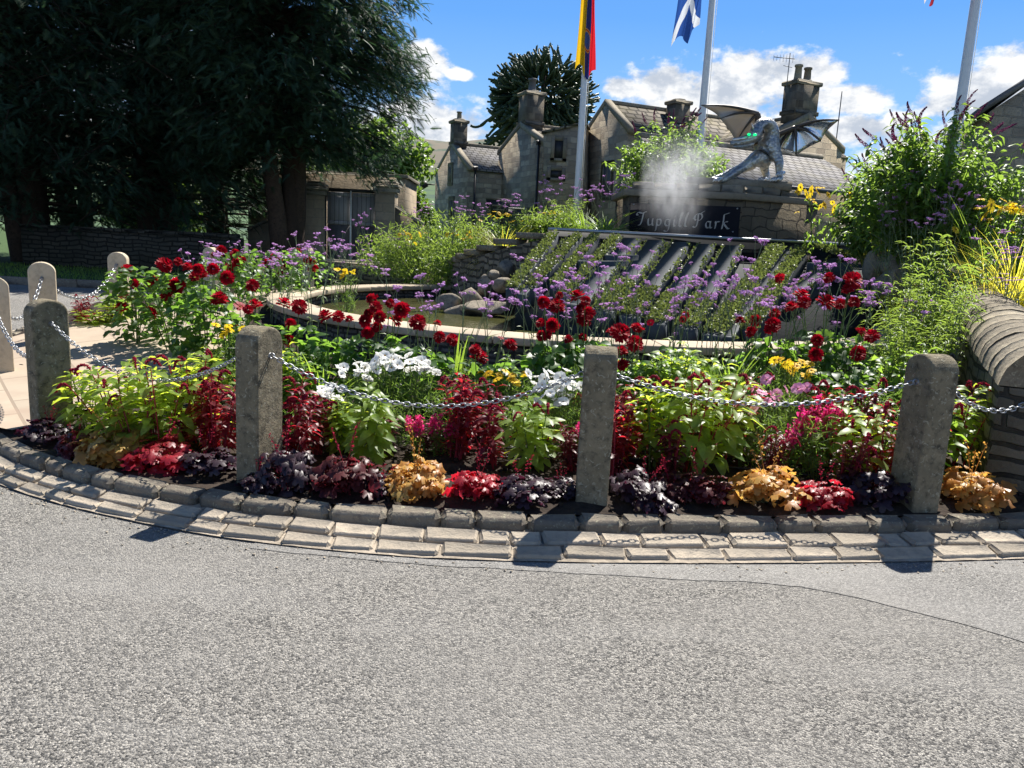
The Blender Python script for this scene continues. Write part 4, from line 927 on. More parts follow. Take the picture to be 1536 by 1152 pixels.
# small boards against the far houses
for (px,py,Y,ww,hh,lab,nm) in ((748,312,40,1.35,.95,'dark hanging pennant board on the front of the tall house','pennant'),(774,326,36,.75,.85,'small dark standing board in front of the tall house','board')):
    p=D(px,py,Y); root=thing(nm,lab,'board',p); b=B()
    if nm=='pennant': extr(b,[p+np.array(q) for q in((-ww/2,0,hh/2),(ww/2,0,hh/2),(ww*.35,0,-hh/2),(-ww*.35,0,-hh/2))],(0,.06,0))
    else: box(b,p,(ww,.06,hh),None,.02)
    par(b.obj('panel','dark'),root); b=B(); box(b,p+np.array([0,-.035,hh/2-.04]),(ww*.98,.02,.05)); box(b,p+np.array([0,-.03,.12]),(ww*.5,.01,.08)); box(b,p+np.array([0,-.03,-.08]),(ww*.42,.01,.05))
    par(b.obj('pale_marking','trim'),root)
    if nm=='board':
        b=B(); box(b,p+np.array([0,.12,-hh*.9]),(ww,.2,hh*.9)); par(b.obj('stand','dark'),root)

# ================================================================ FLAGPOLES AND FLAGS
def pole(px,py,Y,top,r0,label):
    p=D(px,py,Y); root=thing('flagpole',label,'flagpole',(p[0],p[1],1.2)); b=B(); tube(b,[(p[0],p[1],1.2),(p[0],p[1],3.),(p[0],p[1],top)],[r0,r0*.97,r0*.72],14); par(b.obj('shaft','pole',smooth=True),root)
    b=B(); tube(b,[(p[0]+r0+.02,p[1],2.2),(p[0]+r0+.02,p[1],top-.2)],.006,4); par(b.obj('halyard','white'),root)
    b=B(); tube(b,[(p[0],p[1],top),(p[0],p[1],top+.1)],[r0*.9,.02],10); par(b.obj('finial','pole'),root)
    return p
p1=pole(867,275,17.,9.2,.075,'white flagpole with the yellow, blue and red flag')
p2=pole(1058,120,17.5,9.6,.085,'white flagpole with the blue and white flag behind the sign')
p3=pole(1452,80,13.,9.,.085,'white flagpole rising out of the big right-hand buddleia')
def flagmat(name,kind):
    t=MT(name); uv=t.tc('UV'); s=t.N('ShaderNodeSeparateXYZ',{0:uv}).outputs; u,v=s[0],s[1]
    st=lambda x,e: t.math('GREATER_THAN',x,e)
    if kind==0:
        c=t.mix(st(u,.5),(.80,.50,.02),(.03,.045,.20)); c=t.mix(st(u,.72),c,(.62,.02,.03))
        du=t.math('MULTIPLY',t.math('SUBTRACT',u,.56),2.6); dv=t.math('MULTIPLY',t.math('SUBTRACT',v,.68),4.2)
        r=t.math('SQRT',t.math('ADD',t.math('MULTIPLY',du,du),t.math('MULTIPLY',dv,dv)))
        c=t.mix(t.math('LESS_THAN',r,.42),c,(.55,.36,.10)); c=t.mix(t.math('LESS_THAN',r,.30),c,(.05,.10,.30)); c=t.mix(t.math('LESS_THAN',t.math('ABSOLUTE',t.math('SUBTRACT',r,.36)),.03),c,(.4,.05,.03))
    elif kind==1:
        d1=t.math('ABSOLUTE',t.math('SUBTRACT',u,v)); d2=t.math('ABSOLUTE',t.math('SUBTRACT',t.math('ADD',u,v),1.))
        c=t.mix(t.math('LESS_THAN',t.math('MINIMUM',d1,d2),.09),(.03,.09,.33),(.75,.77,.8))
    else: c=t.mix(st(u,.35),(.75,.72,.70),(.62,.05,.07))
    p=t.pri(c,.8,.1); q=t.N('ShaderNodeBsdfTranslucent',{'Color':c}); m=t.N('ShaderNodeMixShader',{0:.5}); t.l.new(p.outputs[0],m.inputs[1]); t.l.new(q.outputs[0],m.inputs[2]); return t.done(m)
def flag(label,mat,quadpx,Y,amp,nf):
    """cloth hanging limp: corners given where it hangs, folds run down the cloth"""
    nu,nv=36,40; c=[D(*q,Y) for q in quadpx]; b=B(); V=[];UVs=[]
    for j in range(nv+1):
        t=j/nv
        for i in range(nu+1):
            s=i/nu; p=(c[0]*(1-s)+c[1]*s)*(1-t)+(c[3]*(1-s)+c[2]*s)*t
            f=math.sin(s*nf*math.pi+t*1.6)*amp*(.5+.5*t)+.4*amp*math.sin(s*nf*2.3*math.pi+t*3)
            V.append(p+np.array([.35*f*math.cos(s*9+t*2),f,.12*math.sin(s*nf*math.pi)*t])); UVs.append((s,t))
    i=np.arange(nv)[:,None]*(nu+1)+np.arange(nu)[None]; i=i.ravel(); F4=np.stack([i,i+1,i+nu+2,i+nu+1],1); b.add(np.array(V),[F4],.5)
    me=b.mesh('flag',mat,True); ul=me.uv_layers.new(name='UVMap'); ul.data.foreach_set('uv',np.array(UVs)[F4.ravel()].astype(np.float32).ravel())
    return tag(link('flag',me),label,'flag')
flag('limp flag in yellow, blue and red with a round emblem',flagmat('flag_tricolour',0),[(874,-60),(895,-60),(893,114),(864,103)],16.9,.10,2.6)
flag('blue flag with white diagonals blown left from its pole',flagmat('flag_diagonal',1),[(1024,-70),(1066,-70),(1048,46),(1010,68)],17.4,.14,2.6)
flag('tip of a red and white flag at the top picture edge',flagmat('flag_red',2),[(1384,-90),(1440,-90),(1402,-6),(1392,4)],13.,.08,2)

# ================================================================ DRAGON AND SPRAY
YD=14.45
dr=thing('dragon_statue','silver metal dragon with spread wings and glowing green eyes on the plinth','statue',(X(1140,YD,2.95),YD,2.9))
t=MT('scaled_metal'); v=t.tc(); vo=t.N('ShaderNodeTexVoronoi',{'Vector':v,'Scale':19.}).outputs
c=t.mix(t.mr(t.noise(v,5,5,.6),.4,.62),(.27,.30,.34),(.56,.54,.48)); c=t.mix(t.mr(vo['Distance'],.35,.7,0,.45),c,(.15,.14,.115))
MAT['scale']=t.done(t.pri(c,.4,.5,t.bump(t.math('MULTIPLY',vo['Distance'],-1.),.55,.03),.68))
t=MT('wing_membrane'); v=t.tc(); c=t.mix(t.noise(v,4,5,.6),(.22,.27,.34),(.40,.39,.36)); p=t.pri(c,.45,.5,t.bump(t.noise(v,12,4),.25,.03),.2); q=t.N('ShaderNodeBsdfTranslucent',{'Color':(.55,.47,.36,1)}); m=t.N('ShaderNodeMixShader',{0:.35}); t.l.new(p.outputs[0],m.inputs[1]); t.l.new(q.outputs[0],m.inputs[2]); MAT['wing']=t.done(m)
t=MT('polished_sky_membrane'); v=t.tc(); MAT['wing_sky']=t.done(t.pri(t.mix(t.noise(v,4,4,.6),(.40,.46,.55),(.60,.64,.70)),.22,.5,t.bump(t.noise(v,9,4),.3,.03),.9))  # polished metal, with the sky's blue reflection also tinted into its colour
t=MT('wing_bone'); MAT['bone']=t.done(t.pri((.07,.06,.055),.5,.4,None,.5))
t=MT('green_eye'); p=t.pri((.01,.3,.08),.3,.5); p.inputs['Emission Color'].default_value=(.0,.9,.25,1); p.inputs['Emission Strength'].default_value=.7; MAT['eye']=t.done(p)
t=MT('bare_metal'); MAT['bare']=t.done(t.pri((.62,.60,.56),.28,.5,t.bump(t.noise(t.tc(),30,4),.5,.02),.9))
def d3(px,py,dy=0): return D(px,py,YD+dy)-np.array(dr.location)
def skin(name,chains,mat,parent,sub=2):
    """one continuous body: list of (point, radius) chains; a chain may start at ('#', index) of an earlier vertex"""
    Vv=[];E=[];Rr=[]
    for ch in chains:
        prev=None
        for it in ch:
            if isinstance(it[0],str): prev=it[1]; continue
            Vv.append(it[0]); Rr.append(it[1]); i=len(Vv)-1
            if prev is not None: E.append((prev,i))
            prev=i
    me=bpy.data.meshes.new(name); me.from_pydata([tuple(p) for p in Vv],E,[]); me.materials.append(MAT[mat]); me.attributes.new('rnd','FLOAT','POINT')
    o=link(name,me,parent); m=o.modifiers.new('skin','SKIN'); m.use_smooth_shade=True
    for i,r in enumerate(Rr):
        sv=me.skin_vertices[0].data[i]; sv.radius=(r,r) if not hasattr(r,'__len__') else r; sv.use_root=(i==0)
    s=o.modifiers.new('sub','SUBSURF'); s.levels=sub; s.render_levels=sub; return o
body=[[(d3(1151,225),.20),(d3(1143,236,-.03),.19),(d3(1133,243,.0),.15),(d3(1118,250,.15),.11),(d3(1098,258,.25),.085),(d3(1080,265,.2),.055),(d3(1066,268,.1),.02)],   # pelvis end towards the tail on the left
 [('#',0),(d3(1157,210,-.02),.165),(d3(1159,195,-.05),.14),(d3(1153,185,-.1),.125),(d3(1143,184,-.16),.115),(d3(1136,191,-.2),.11),(d3(1134,203,-.24),.135),(d3(1124,210,-.27),.105),(d3(1112,213,-.3),.075),(d3(1102,214.5,-.32),.062),(d3(1095,215,-.33),.05)],
 [('#',6+1-6+0),(d3(1128,243,-.22),.10),(d3(1112,253,-.3),.085),(d3(1099,262,-.34),.07),(d3(1088,269,-.36),.055),(d3(1078,271.5,-.42),.05)],
 [('#',0),(d3(1164,232,-.16),.11),(d3(1170,245,-.26),.085),(d3(1168,257,-.24),.06),(d3(1171,268,-.28),.06),(d3(1164,271,-.4),.05)],
 [('#',1),(d3(1146,248,.2),.09),(d3(1148,259,.26),.07),(d3(1152,268,.22),.06),(d3(1146,271,.1),.05)]]
skin('body',body,'scale',dr)
jaw=[[(d3(1131,214,-.27),.06),(d3(1120,219,-.29),.04),(d3(1108,220,-.31),.032),(d3(1099,219.5,-.32),.022)]]
skin('jaw',jaw,'scale',dr,1)
b=B()
for q in((1123.5,201.5,-.40),(1132.5,202,-.41)):
    pass
for (x,y,dy) in((1123.5,201.5,-.39),(1132.5,202,-.40)):
    bm=bmesh.new(); bmesh.ops.create_uvsphere(bm,u_segments=14,v_segments=10,radius=.027)
    me=bpy.data.meshes.new('eye'); bm.to_mesh(me); bm.free(); me.materials.append(MAT['eye']); link('eye',me,dr,d3(x,y,dy),None,(1.2,.8,.85))
def cone(b,p,q,r): tube(b,[p,(np.array(p)*.5+np.array(q)*.5),q],[r,r*.6,.002],7)
for (p,q,r) in (((1137,195,-.24),(1140,180,-.2),.035),((1131,195,-.28),(1127,184,-.3),.028),((1141,192,-.18),(1146,176,-.12),.04)):
    b=B(); cone(b,d3(*p),d3(*q),r); b.obj('horn','bare',dr,True)
b=B(); tube(b,[d3(1120,206,-.33),d3(1110,208.5,-.35),d3(1099,209.5,-.36)],[.045,.04,.02],8); b.obj('snout_ridge','bare',dr,True)
b=B()
for (x,y,dy) in ((1160,190,-.03),(1162,198,.0),(1160,206,.05),(1156,184,-.06)): cone(b,d3(x-3,y,dy),d3(x+6,y-5,dy+.05),.04)
b.obj('back_spines','scale',dr,True)
for (x,y,dy) in ((1079,271,-.45),(1165,270.5,-.43),(1146,270.5,.06),(1173,262,-.36)):
    b=B()
    for k_ in(-1,0,1): tube(b,[d3(x+k_*3,y-3,dy),d3(x-3+k_*3.5,y-2,dy-.08),d3(x-6+k_*4,y+1.5,dy-.12)],[.03,.026,.004],7)
    b.obj('claw','bare',dr,True)
def wing(root_,joint,tips,lower,mat_):
    """bones from the joint to each tip; thin curved membrane stretched between them"""
    b=B(); bones=B(); R0,J=d3(*root_),d3(*joint)
    pts=[R0]+[d3(*p) for p in lower]
    ring_=[J]+[d3(*p) for p in tips]
    n=len(tips)
    # membrane: strips between neighbouring bones, scalloped at the free edge
    edges=[[J+(d3(*p)-J)*u+UP*.05*math.sin(u*math.pi) for u in np.linspace(0,1,9)] for p in tips]
    edges.append([J+(R0-J)*u for u in np.linspace(0,1,9)])
    for e0,e1 in zip(edges[:-1],edges[1:]):
        V=[];m_=7
        for a,c in zip(e0,e1):
            for s in np.linspace(0,1,m_):
                q=a*(1-s)+c*s; sag=math.sin(s*math.pi)*np.linalg.norm(a-J+(c-J))*.13; V.append(q+(J-q)*min(.28,sag*.35)+np.array([0,.06*math.sin(s*math.pi),0]))
        i=np.arange(8)[:,None]*m_+np.arange(m_-1)[None]; i=i.ravel(); b.add(np.array(V),[np.stack([i,i+1,i+m_+1,i+m_],1)],.5)
    o=b.obj('wing',mat_,dr,True); so2=o.modifiers.new('solid','SOLIDIFY'); so2.thickness=.012
    for e0 in edges: tube(bones,e0,np.linspace(.034,.010,9) if e0 is not edges[-1] else np.linspace(.04,.05,9),7)
    q=bones.obj('wing_bones','bone',o,True)
wing((1143,200,.1),(1137,170,.0),[(1052,158,-.55),(1080,178,-.3),(1104,212,.1),(1128,222,.15)],[],'wing')
wing((1160,205,.05),(1193,191,-.1),[(1259,180,-.6),(1231,212,-.35),(1194,234,-.1),(1166,225,.1)],[],'wing_sky')

# spray: soft droplets blown from the mouth and drifting down in front of the sign
mb=D(1030,265,13.7); bx0=np.array([X(965,13.4,2.6),12.95,1.75]); bx1=np.array([X(1100,13.4,2.6),14.3,3.75])
b=B(); box(b,(bx0+bx1)/2,bx1-bx0); 
t=MT('water_spray'); g=t.N('ShaderNodeNewGeometry').outputs['Position']
blobs=[((1090,220),14.1,.07,4.5),((1080,225),14.0,.09,3.6),((1068,231),13.95,.13,2.6),((1054,239),13.85,.18,2.0),((1038,248),13.75,.25,1.7),((1022,260),13.65,.32,1.7),((1010,278),13.6,.36,2.0),((1010,302),13.55,.34,2.3),((1000,250),13.7,.36,.9),((1016,325),13.5,.30,2.1),((1035,228),13.8,.24,.6),((978,275),13.7,.32,.7),((1060,222),13.9,.14,.7)]
acc=None
for (px_,Yb,r,k_) in blobs:
    c_=D(*px_,Yb)
    ds=t.N('ShaderNodeVectorMath',{0:g,1:tuple(c_)},operation='DISTANCE').outputs['Value']
    e_=t.math('MULTIPLY',t.N('ShaderNodeMath',{0:t.math('MULTIPLY',t.math('MULTIPLY',ds,ds),-1./(r*r))},operation='EXPONENT').outputs[0],k_)
    acc=e_ if acc is None else t.math('ADD',acc,e_)
nz=t.mr(t.N('ShaderNodeTexNoise',{'Vector':t.N('ShaderNodeMapping',{0:g,3:(3.4,3.4,1.5)}).outputs[0],'Scale':2.2,'Detail':4.,'Roughness':.65}).outputs[0],.36,.66,.05,1.9)
dn=t.math('MULTIPLY',t.math('MULTIPLY',acc,nz),.28)
vs=t.N('ShaderNodeVolumePrincipled',{'Color':(.97,.98,1.),'Density':dn,'Anisotropy':.35})
t.l.new(vs.outputs[0],t.out.inputs['Volume']); MAT['spray']=t.m
o=b.obj('water_spray','spray'); o['kind']='stuff'

# ================================================================ TREES
def crown_pts(o,px0): pass
def conifer(name,label,x,y,z0,H,Rm,hb,seed,nb=330,per=26,lean=0.,dens=1.):
    global rng
    rng=np.random.default_rng(seed)
    root=thing(name,label,'tree',(x,y,z0),0,'dark conifers behind the boundary wall')
    b=B(); 
    for k_ in range(3 if lean==0 else 4):
        a=rng.uniform(0,6.28); q=np.linspace(0,1,9); off=np.array([math.cos(a),math.sin(a)])*.35
        P=np.column_stack([off[0]*(.4+q)*1.3+.12*np.sin(q*5+k_),off[1]*(.4+q)*1.2+.1*np.cos(q*4+k_),q*H*.55]); tube(b,P,.30*(1-q*.7),9)
    b.obj('trunk','bark',root,True)
    f=B(); lb=B()
    for _ in range(nb):
        u=rng.random()**.8; h=hb+(H-hb)*u; a=rng.uniform(0,2*math.pi)
        prof=Rm*(min(1,.72+.5*u*2.2) if u<.25 else (1-((u-.25)/.75)**1.7)*1.0)
        l=max(.6,prof*rng.uniform(.72,1.02)); k=8; s=np.linspace(0,1,k)
        dirr=np.array([math.cos(a),math.sin(a)])
        zc=h+l*(.16*s-.34*s**2.2)+(rng.normal(0,.2)*s)
        P=np.column_stack([dirr[0]*l*s,dirr[1]*l*s,zc]); tube(lb,P,.045*(1-s*.9)+.005,5,False)
        m=int(per*1.45*dens*(.5+.5*l/Rm)); ss=1-rng.random(m)**1.5*.72
        p=np.stack([np.interp(ss,s,P[:,i]) for i in range(3)],1)+rng.normal(0,.24,(m,3))*np.array([1,1,.8])
        sd=np.column_stack([-dirr[1]*np.ones(m),dirr[0]*np.ones(m)])*rng.normal(0,.7,m)[:,None]
        d=np.column_stack([dirr[0]*.7+sd[:,0]*1.2,dirr[1]*.7+sd[:,1]*1.2,rng.normal(-.25,.45,m)])
        n_=nrm(np.column_stack([rng.normal(0,.45,m),rng.normal(0,.45,m),np.ones(m)]))
        L_=rng.uniform(.15,.38,m); scatter(f,FROND,p,d,n_,L_,L_*rng.uniform(.8,1.2,m),np.clip(rng.normal(.5,.25,m),0,1))
    f.obj('crown','needle',root); lb.obj('limbs','bark',root,True)
    return root
conifer('conifer','dark spreading conifer with bare twin trunk, right edge against the sky',X(425,22.3,3),22.3,.3,13.5,4.15,3.5,11,480,110)
conifer('conifer','dark conifer behind the middle of the boundary wall',X(235,23.5,3),23.5,.3,14,5.2,1.5,12,420,70,1)
conifer('conifer','dark conifer at the left end of the boundary wall',X(40,22.,3),22.,.3,14,5.6,1.2,13,440,70,1)
conifer('conifer','dark conifer cut by the left picture edge',X(-160,20.5,3),20.5,.3,13,5.4,1.2,14,300,34)
conifer('conifer','conifer filling the shade behind the two middle trunks',X(330,29,3),29.,.3,14,4.8,1.2,15,300,24)
conifer('conifer','conifer filling the shade at the back left',X(110,29,3),29.,.3,15,6,1.0,16,320,24)
def bushtree(name,label,x,y,z0,rx,ry,rz,zc,seed,n=6000,ls=.12,mat='decid',group=None,trunk=True,cat='tree'):
    global rng
    rng=np.random.default_rng(seed); root=thing(name,label,cat,(x,y,z0),0,group)
    f=B(); ncl=46; cd=rdir(ncl); cp=cd*(rng.random(ncl)[:,None]**.4)*np.array([rx,ry,rz])*.82; cr_=rng.uniform(.22,.42,ncl)*min(rx,rz)
    k=n; ci=rng.integers(0,ncl,k); dd=rdir(k); p=cp[ci]+dd*(cr_[ci]*rng.random(k)**.35)[:,None]; p[:,2]+=zc-z0
    keep=p[:,2]>.05; p=p[keep]; dd=dd[keep]; k=len(p)
    scatter(f,OVATE,p,nrm(dd+rdir(k)*.8+np.array([0,0,-.25])),nrm(dd+rdir(k)*.5+UP*.4),rng.uniform(.7,1.3,k)*ls,rng.uniform(.7,1.2,k)*ls*.75)
    f.obj('crown',mat,root)
    if trunk:
        b=B(); tube(b,[(0,0,-.2),(.03*rx,0,(zc-z0)*.5),(0,.02,zc-z0)],[.09*rx,.07*rx,.03*rx],8)
        for _ in range(7):
            q=cp[rng.integers(ncl)]; tube(b,[(0,0,(zc-z0)*.55),(q[0]*.5,q[1]*.5,(zc-z0)*.75+q[2]*.3),(q[0],q[1],zc-z0+q[2])],[.04*rx,.025*rx,.01*rx],6)
        b.obj('trunk','bark',root,True)
    return root
bushtree('broadleaf_tree','bright green broadleaf tree showing over the outbuilding roof',X(560,40,5),40,.3,3.0,2.4,2.4,5.2,21,9000,.24)
bushtree('broadleaf_tree','sunlit green tree in the gap between the gateway and the cottage',X(618,44,2),44,0,1.5,1.5,2.4,2.4,22,6000,.22)
bushtree('broadleaf_tree','lower green tree on the valley side left of the cottage',X(632,60,1),60,-3,2.2,2,2.6,1.6,23,5000,.28)
bushtree('broadleaf_tree','sunlit green tree glimpsed between the conifer trunks',X(470,42,3),42,.3,3.,2.5,3,3.4,24,6000,.26)
bushtree('broadleaf_tree','green tree glimpsed low behind the dark conifers',X(230,44,3),44,.3,3.5,2.5,2.6,2.6,25,6000,.28)
# monkey puzzle
def monkey(x,y,z0,zc,R,seed):
    global rng
    rng=np.random.default_rng(seed); root=thing('monkey_puzzle','rounded dark monkey puzzle tree with rope-like branches behind the tall house','tree',(x,y,z0))
    b=B(); tube(b,[(0,0,0),(.1,0,(zc-z0)*.6),(0,0,zc-z0+R*.5)],[.5,.4,.2],10); b.obj('trunk','bark',root,True)
    f=B(); sp=B(); cz=zc-z0
    for _ in range(620):
        dd=rdir(1,-.75,1)[0]; r0=rng.uniform(.35,.75); r1=rng.uniform(.86,1.03); sqz=np.array([1,1,.86])
        d2=nrm(dd+rdir(1)[0]*.28-UP*.18*(1-dd[2])); p0=dd*R*r0*sqz; p1=d2*R*r1*sqz; pm=(p0+p1)/2+nrm(p0+p1)*.25-UP*.28*(1-max(0,dd[2]))+rng.normal(0,.15,3)
        q=np.linspace(0,1,6); T_=bez(p0,pm,p1+UP*.18,6)+UP*cz; tube(f,T_,.11-.035*q,5)
        m=14; w_=rng.random(m); pp=np.stack([np.interp(w_,q,T_[:,k]) for k in range(3)],1); scatter(sp,NEEDLE,pp,rdir(m)+d2*.6,rdir(m),.17,.09)
    for k_ in range(46):
        a=k_*2.4; l=R*rng.uniform(.75,1.12); h=cz-R*rng.uniform(.35,.8); P=bez((0,0,h+.8),(math.cos(a)*l*.7,math.sin(a)*l*.7,h+1.1),(math.cos(a)*l*1.05,math.sin(a)*l*1.05,h-.4),8); tube(f,P,np.linspace(.16,.10,8),5)
        for j_ in range(5):
            p=P[rng.integers(4,8)]; e=p+np.array([math.cos(a)*.5+rng.normal(0,.35),math.sin(a)*.5+rng.normal(0,.35),rng.uniform(-.5,.25)]); tube(f,bez(p,(p+e)/2-UP*.15,e+UP*.1,5),.10,5)
    o=f.obj('crown','puzzle',root); q=sp.obj('leaf_scales','puzzle',o)
monkey(X(812,60,10),60,.3,D(812,150,60)[2],4.2,31)

# ================================================================ HILLS
def hills():
    b=B()
    gx_=np.linspace(-900,300,60); gy_=np.linspace(160,1500,60)
    def zf(x,y): return -6+ smoothstep(300,1250,y)*(150+18*np.sin(x*.006+1)+8*np.sin(x*.021))+4*np.sin(x*.03)*np.sin(y*.02)
    grid(b,gx_,gy_,zf)
    t=MT('moor'); g=t.N('ShaderNodeNewGeometry').outputs['Position']; z=t.N('ShaderNodeSeparateXYZ',{0:g}).outputs[2]
    up_=t.mr(t.math('ADD',z,t.math('MULTIPLY',t.noise(g,.012,4),60.)),70,105); c=t.mix(up_,(.075,.13,.035),(.17,.135,.085)); c=t.mix(t.mr(t.noise(g,.03,5,.6),.5,.6),c,(.045,.08,.035))
    c=t.mix(.25,c,(.16,.19,.21)); MAT['moor']=t.done(t.pri(c,.95,.05)); struct(b.obj('hills','moor',smooth=True))  # blue-grey distance haze mixed into the hill colour
hills()
global_seed=99; rng=np.random.default_rng(99)
b=B()
for k_ in range(60):
    y=rng.uniform(260,420); x=X(rng.uniform(560,680),y,0); n=60; p=np.array([x,y,rng.uniform(-6,4)])+rdir(n)*np.array([5,5,4])*rng.random((n,1))**.3
    scatter(b,OVATE,p,rdir(n),rdir(n),rng.uniform(1.5,3,n),rng.uniform(1.5,2.5,n))
o=b.obj('far_wood','mid'); o['kind']='stuff'

# ================================================================ PLANTS
# a plant prototype is a list of parts; every plant spawned from it gets its own Empty and part objects (sharing mesh data)
class Proto:
    def __init__(s): s.parts=[]
    def add(s,name,mesh,loc=None,rot=None,scale=None): s.parts.append((name,mesh,loc,rot,scale,[])); return s.parts[-1]
    def spawn(s,name,label,cat,loc,rz=None,scale=1.,group=None,sub=None):
        sc3=np.array(scale if hasattr(scale,'__len__') else (scale,)*3,float)
        if name=='heuchera': sc3=sc3*rng.uniform([.8,.8,.7],[1.22,1.22,1.15])
        root=thing(name,label,cat,loc,rng.uniform(0,6.28) if rz is None else rz,group,tuple(sc3))
        ln_=.13 if name in('heuchera','red_amaranth','green_amaranth','burgundy_amaranth','tobacco_plant','lobelia') else .05
        root.rotation_euler.x=rng.normal(0,ln_); root.rotation_euler.y=rng.normal(0,ln_)
        for (n,me,l,r,sc__,subs) in s.parts: link(n,me,root,l,r,sc__)
        return root
def soil(x,y): return float(soilz(x,y))
# ---- flower meshes
def dahlia_bloom():
    b=B(); n=0
    for ring_,(k,el_,L_) in enumerate(((16,-.25,.062),(15,.12,.061),(14,.45,.056),(12,.8,.048),(9,1.12,.036),(6,1.4,.024))):
        a=np.linspace(0,2*math.pi,k,endpoint=False)+ring_*.31+rng.normal(0,.05,k); e=el_+rng.normal(0,.08,k)
        d=np.stack([np.cos(a)*np.cos(e),np.sin(a)*np.cos(e),np.sin(e)],1); nn=np.stack([-np.cos(a)*np.sin(e),-np.sin(a)*np.sin(e),np.cos(e)],1)
        p=d*.012+np.array([0,0,.012*ring_*.5]); scatter(b,PETAL,p,d,nn,L_*rng.uniform(.9,1.1,k),.030 if ring_<4 else .02,np.clip(rng.normal(.75-.12*ring_,.15,k),0,1))
    return b.mesh('bloom','dahlia')
def open_bloom(np_,L_,W_,mat,cmat,cr,tilt=.15,name='flower'):
    b=B(); a=np.linspace(0,2*math.pi,np_,endpoint=False)+rng.normal(0,.06,np_); e=tilt+rng.normal(0,.08,np_)
    d=np.stack([np.cos(a)*np.cos(e),np.sin(a)*np.cos(e),np.sin(e)],1); nn=np.stack([-np.cos(a)*np.sin(e),-np.sin(a)*np.sin(e),np.cos(e)],1)
    scatter(b,PETALB,d*cr*.6,d,nn,L_,W_); me=b.mesh(name,mat)
    b=B(); k=14; dd=rdir(k,.1,1); scatter(b,FLORET,dd*np.array([1,1,.6])*cr*.8,rdir(k),dd,cr*.8,cr*.8); return me,b.mesh('flower_centre',cmat)
def vhead():
    b=B()
    # a loose cluster of small domed heads
    for _ in range(6):
        c=np.array([rng.normal(0,.020),rng.normal(0,.020),rng.normal(0,.004)]); k=26; dd=rdir(k,-.05,1); r=rng.uniform(.010,.016)
        scatter(b,FLORET,c+dd*np.array([1,1,.6])*r,rdir(k),dd,.009,.009)
        tube(b,[c+UP*.0,c*.3-UP*.03],.0015,3,False,.0)
    return b.mesh('flower_head','verbena')
BLOOMS=[dahlia_bloom() for _ in range(4)]; VH=[vhead() for _ in range(4)]
WHITE=open_bloom(8,.045,.036,'whitep','centre',.009,.2); WHITE2=open_bloom(8,.043,.038,'whitep','centre',.009,.45)
PINK=open_bloom(8,.042,.033,'pinkp','centre',.008,.25); REDO=open_bloom(8,.04,.03,'dahlia','centre',.009,.2)
YEL=open_bloom(10,.034,.015,'yellowp','centre',.010,.0); 
# ---- dahlias: foliage mound, stems up to blooms placed where the photograph shows them
DL=[]
def foliage(b,k,rx,ry,z0,z1,T,L0,L1,asp,seedcol=None,droop=-.1,shell=.45):
    a=rng.uniform(0,2*math.pi,k); u=rng.random(k); z=z0+(z1-z0)*u; rr=(rng.random(k)**shell)*np.sqrt(np.clip(1.05-np.abs(u-.45)**2*2.1,.1,1))
    p=np.stack([np.cos(a)*rx*rr,np.sin(a)*ry*rr,z],1); out=np.stack([np.cos(a),np.sin(a),np.zeros(k)],1)
    d=nrm(out+rdir(k)*.7+UP*(droop+.35*u[:,None])); n=nrm(UP*.9+out*.35+rdir(k)*.55); L_=rng.uniform(L0,L1,k)
    scatter(b,T,p-d*L_[:,None]*.4,d,n,L_,L_*asp*rng.uniform(.85,1.15,k))
def stems(b,k,rx,z1,r=.004,spread=1.):
    for _ in range(k):
        a=rng.uniform(0,6.28); q=rng.random()*rx*spread; e=np.array([math.cos(a)*q,math.sin(a)*q,z1*rng.uniform(.75,1)]); tube(b,bez((e[0]*.2,e[1]*.2,-.02),(e[0]*.5,e[1]*.5,e[2]*.5),e,6),[r,r,r,r*.9,r*.8,r*.6],5,False)
def dahlia(label,px,Y,blooms,rx=.26,top=.72,k=240,dx=0,group='red dahlia plants'):
    x=X(px,Y,.6); z0=soil(x,Y); root=thing('dahlia_plant',label,'dahlia',(x,Y,z0),0,group); b=B(); foliage(b,k,rx,rx*.9,.08,top*.88,OVATE,.07,.14,.62); b.obj('foliage','dahlia_leaf',root)
    st=B(); stems(st,6,rx,top*.8,.006)
    o_st=None
    for bl in blooms:
        bx,by=bl[0],bl[1]; yy=Y+rng.uniform(-.18,.14); P=D(bx,by,yy)-np.array([x,Y,z0]); s=(bl[2] if len(bl)>2 else 22)*yy/F/.125
        a=P*np.array([.35,.35,0])+UP*min(.35,P[2]*.4); head=P-UP*.012
        tube(st,bez(a,(P[0]*.8,P[1]*.8,P[2]*.7),head,7),[.005,.0045,.004,.004,.0035,.003,.003],5,False)
        face=nrm(np.array([rng.normal(0,.4),rng.normal(-.45,.4),rng.uniform(.3,1)]))
        rt=Vector(face).to_track_quat('Z','Y').to_euler()
        if len(bl)>3: 
            m_=REDO; o=link('bloom',m_[0],root,P,rt,s*1.15); link('flower_centre',m_[1],o)
        else: link('bloom',random.choice(BLOOMS),root,P,rt,s*rng.uniform(.86,1.0))
    st.obj('stem','stem',root)
    return root
dahlia('red dahlia beside the pale post by the dark wall, leftmost of the dahlias',205,8.3,[(192,407,22),(184,464,22),(203,426,15),(223,423,16),(234,421,16),(188,445,15),(224,470,20)],.34,.95,300)
dahlia('tall dahlia with two big overlapping dark red blooms behind the lime amaranth',262,8.0,[(246,399,26),(267,428,24),(261,438,22),(249,445,16),(267,393,12),(282,402,16),(292,416,18)],.36,.92,330)
dahlia('dahlia with wide leafy base left of the pitted post',310,7.6,[(298,404,16),(320,404,18),(341,417,22),(329,451,26),(304,412,14)],.36,.80,330)
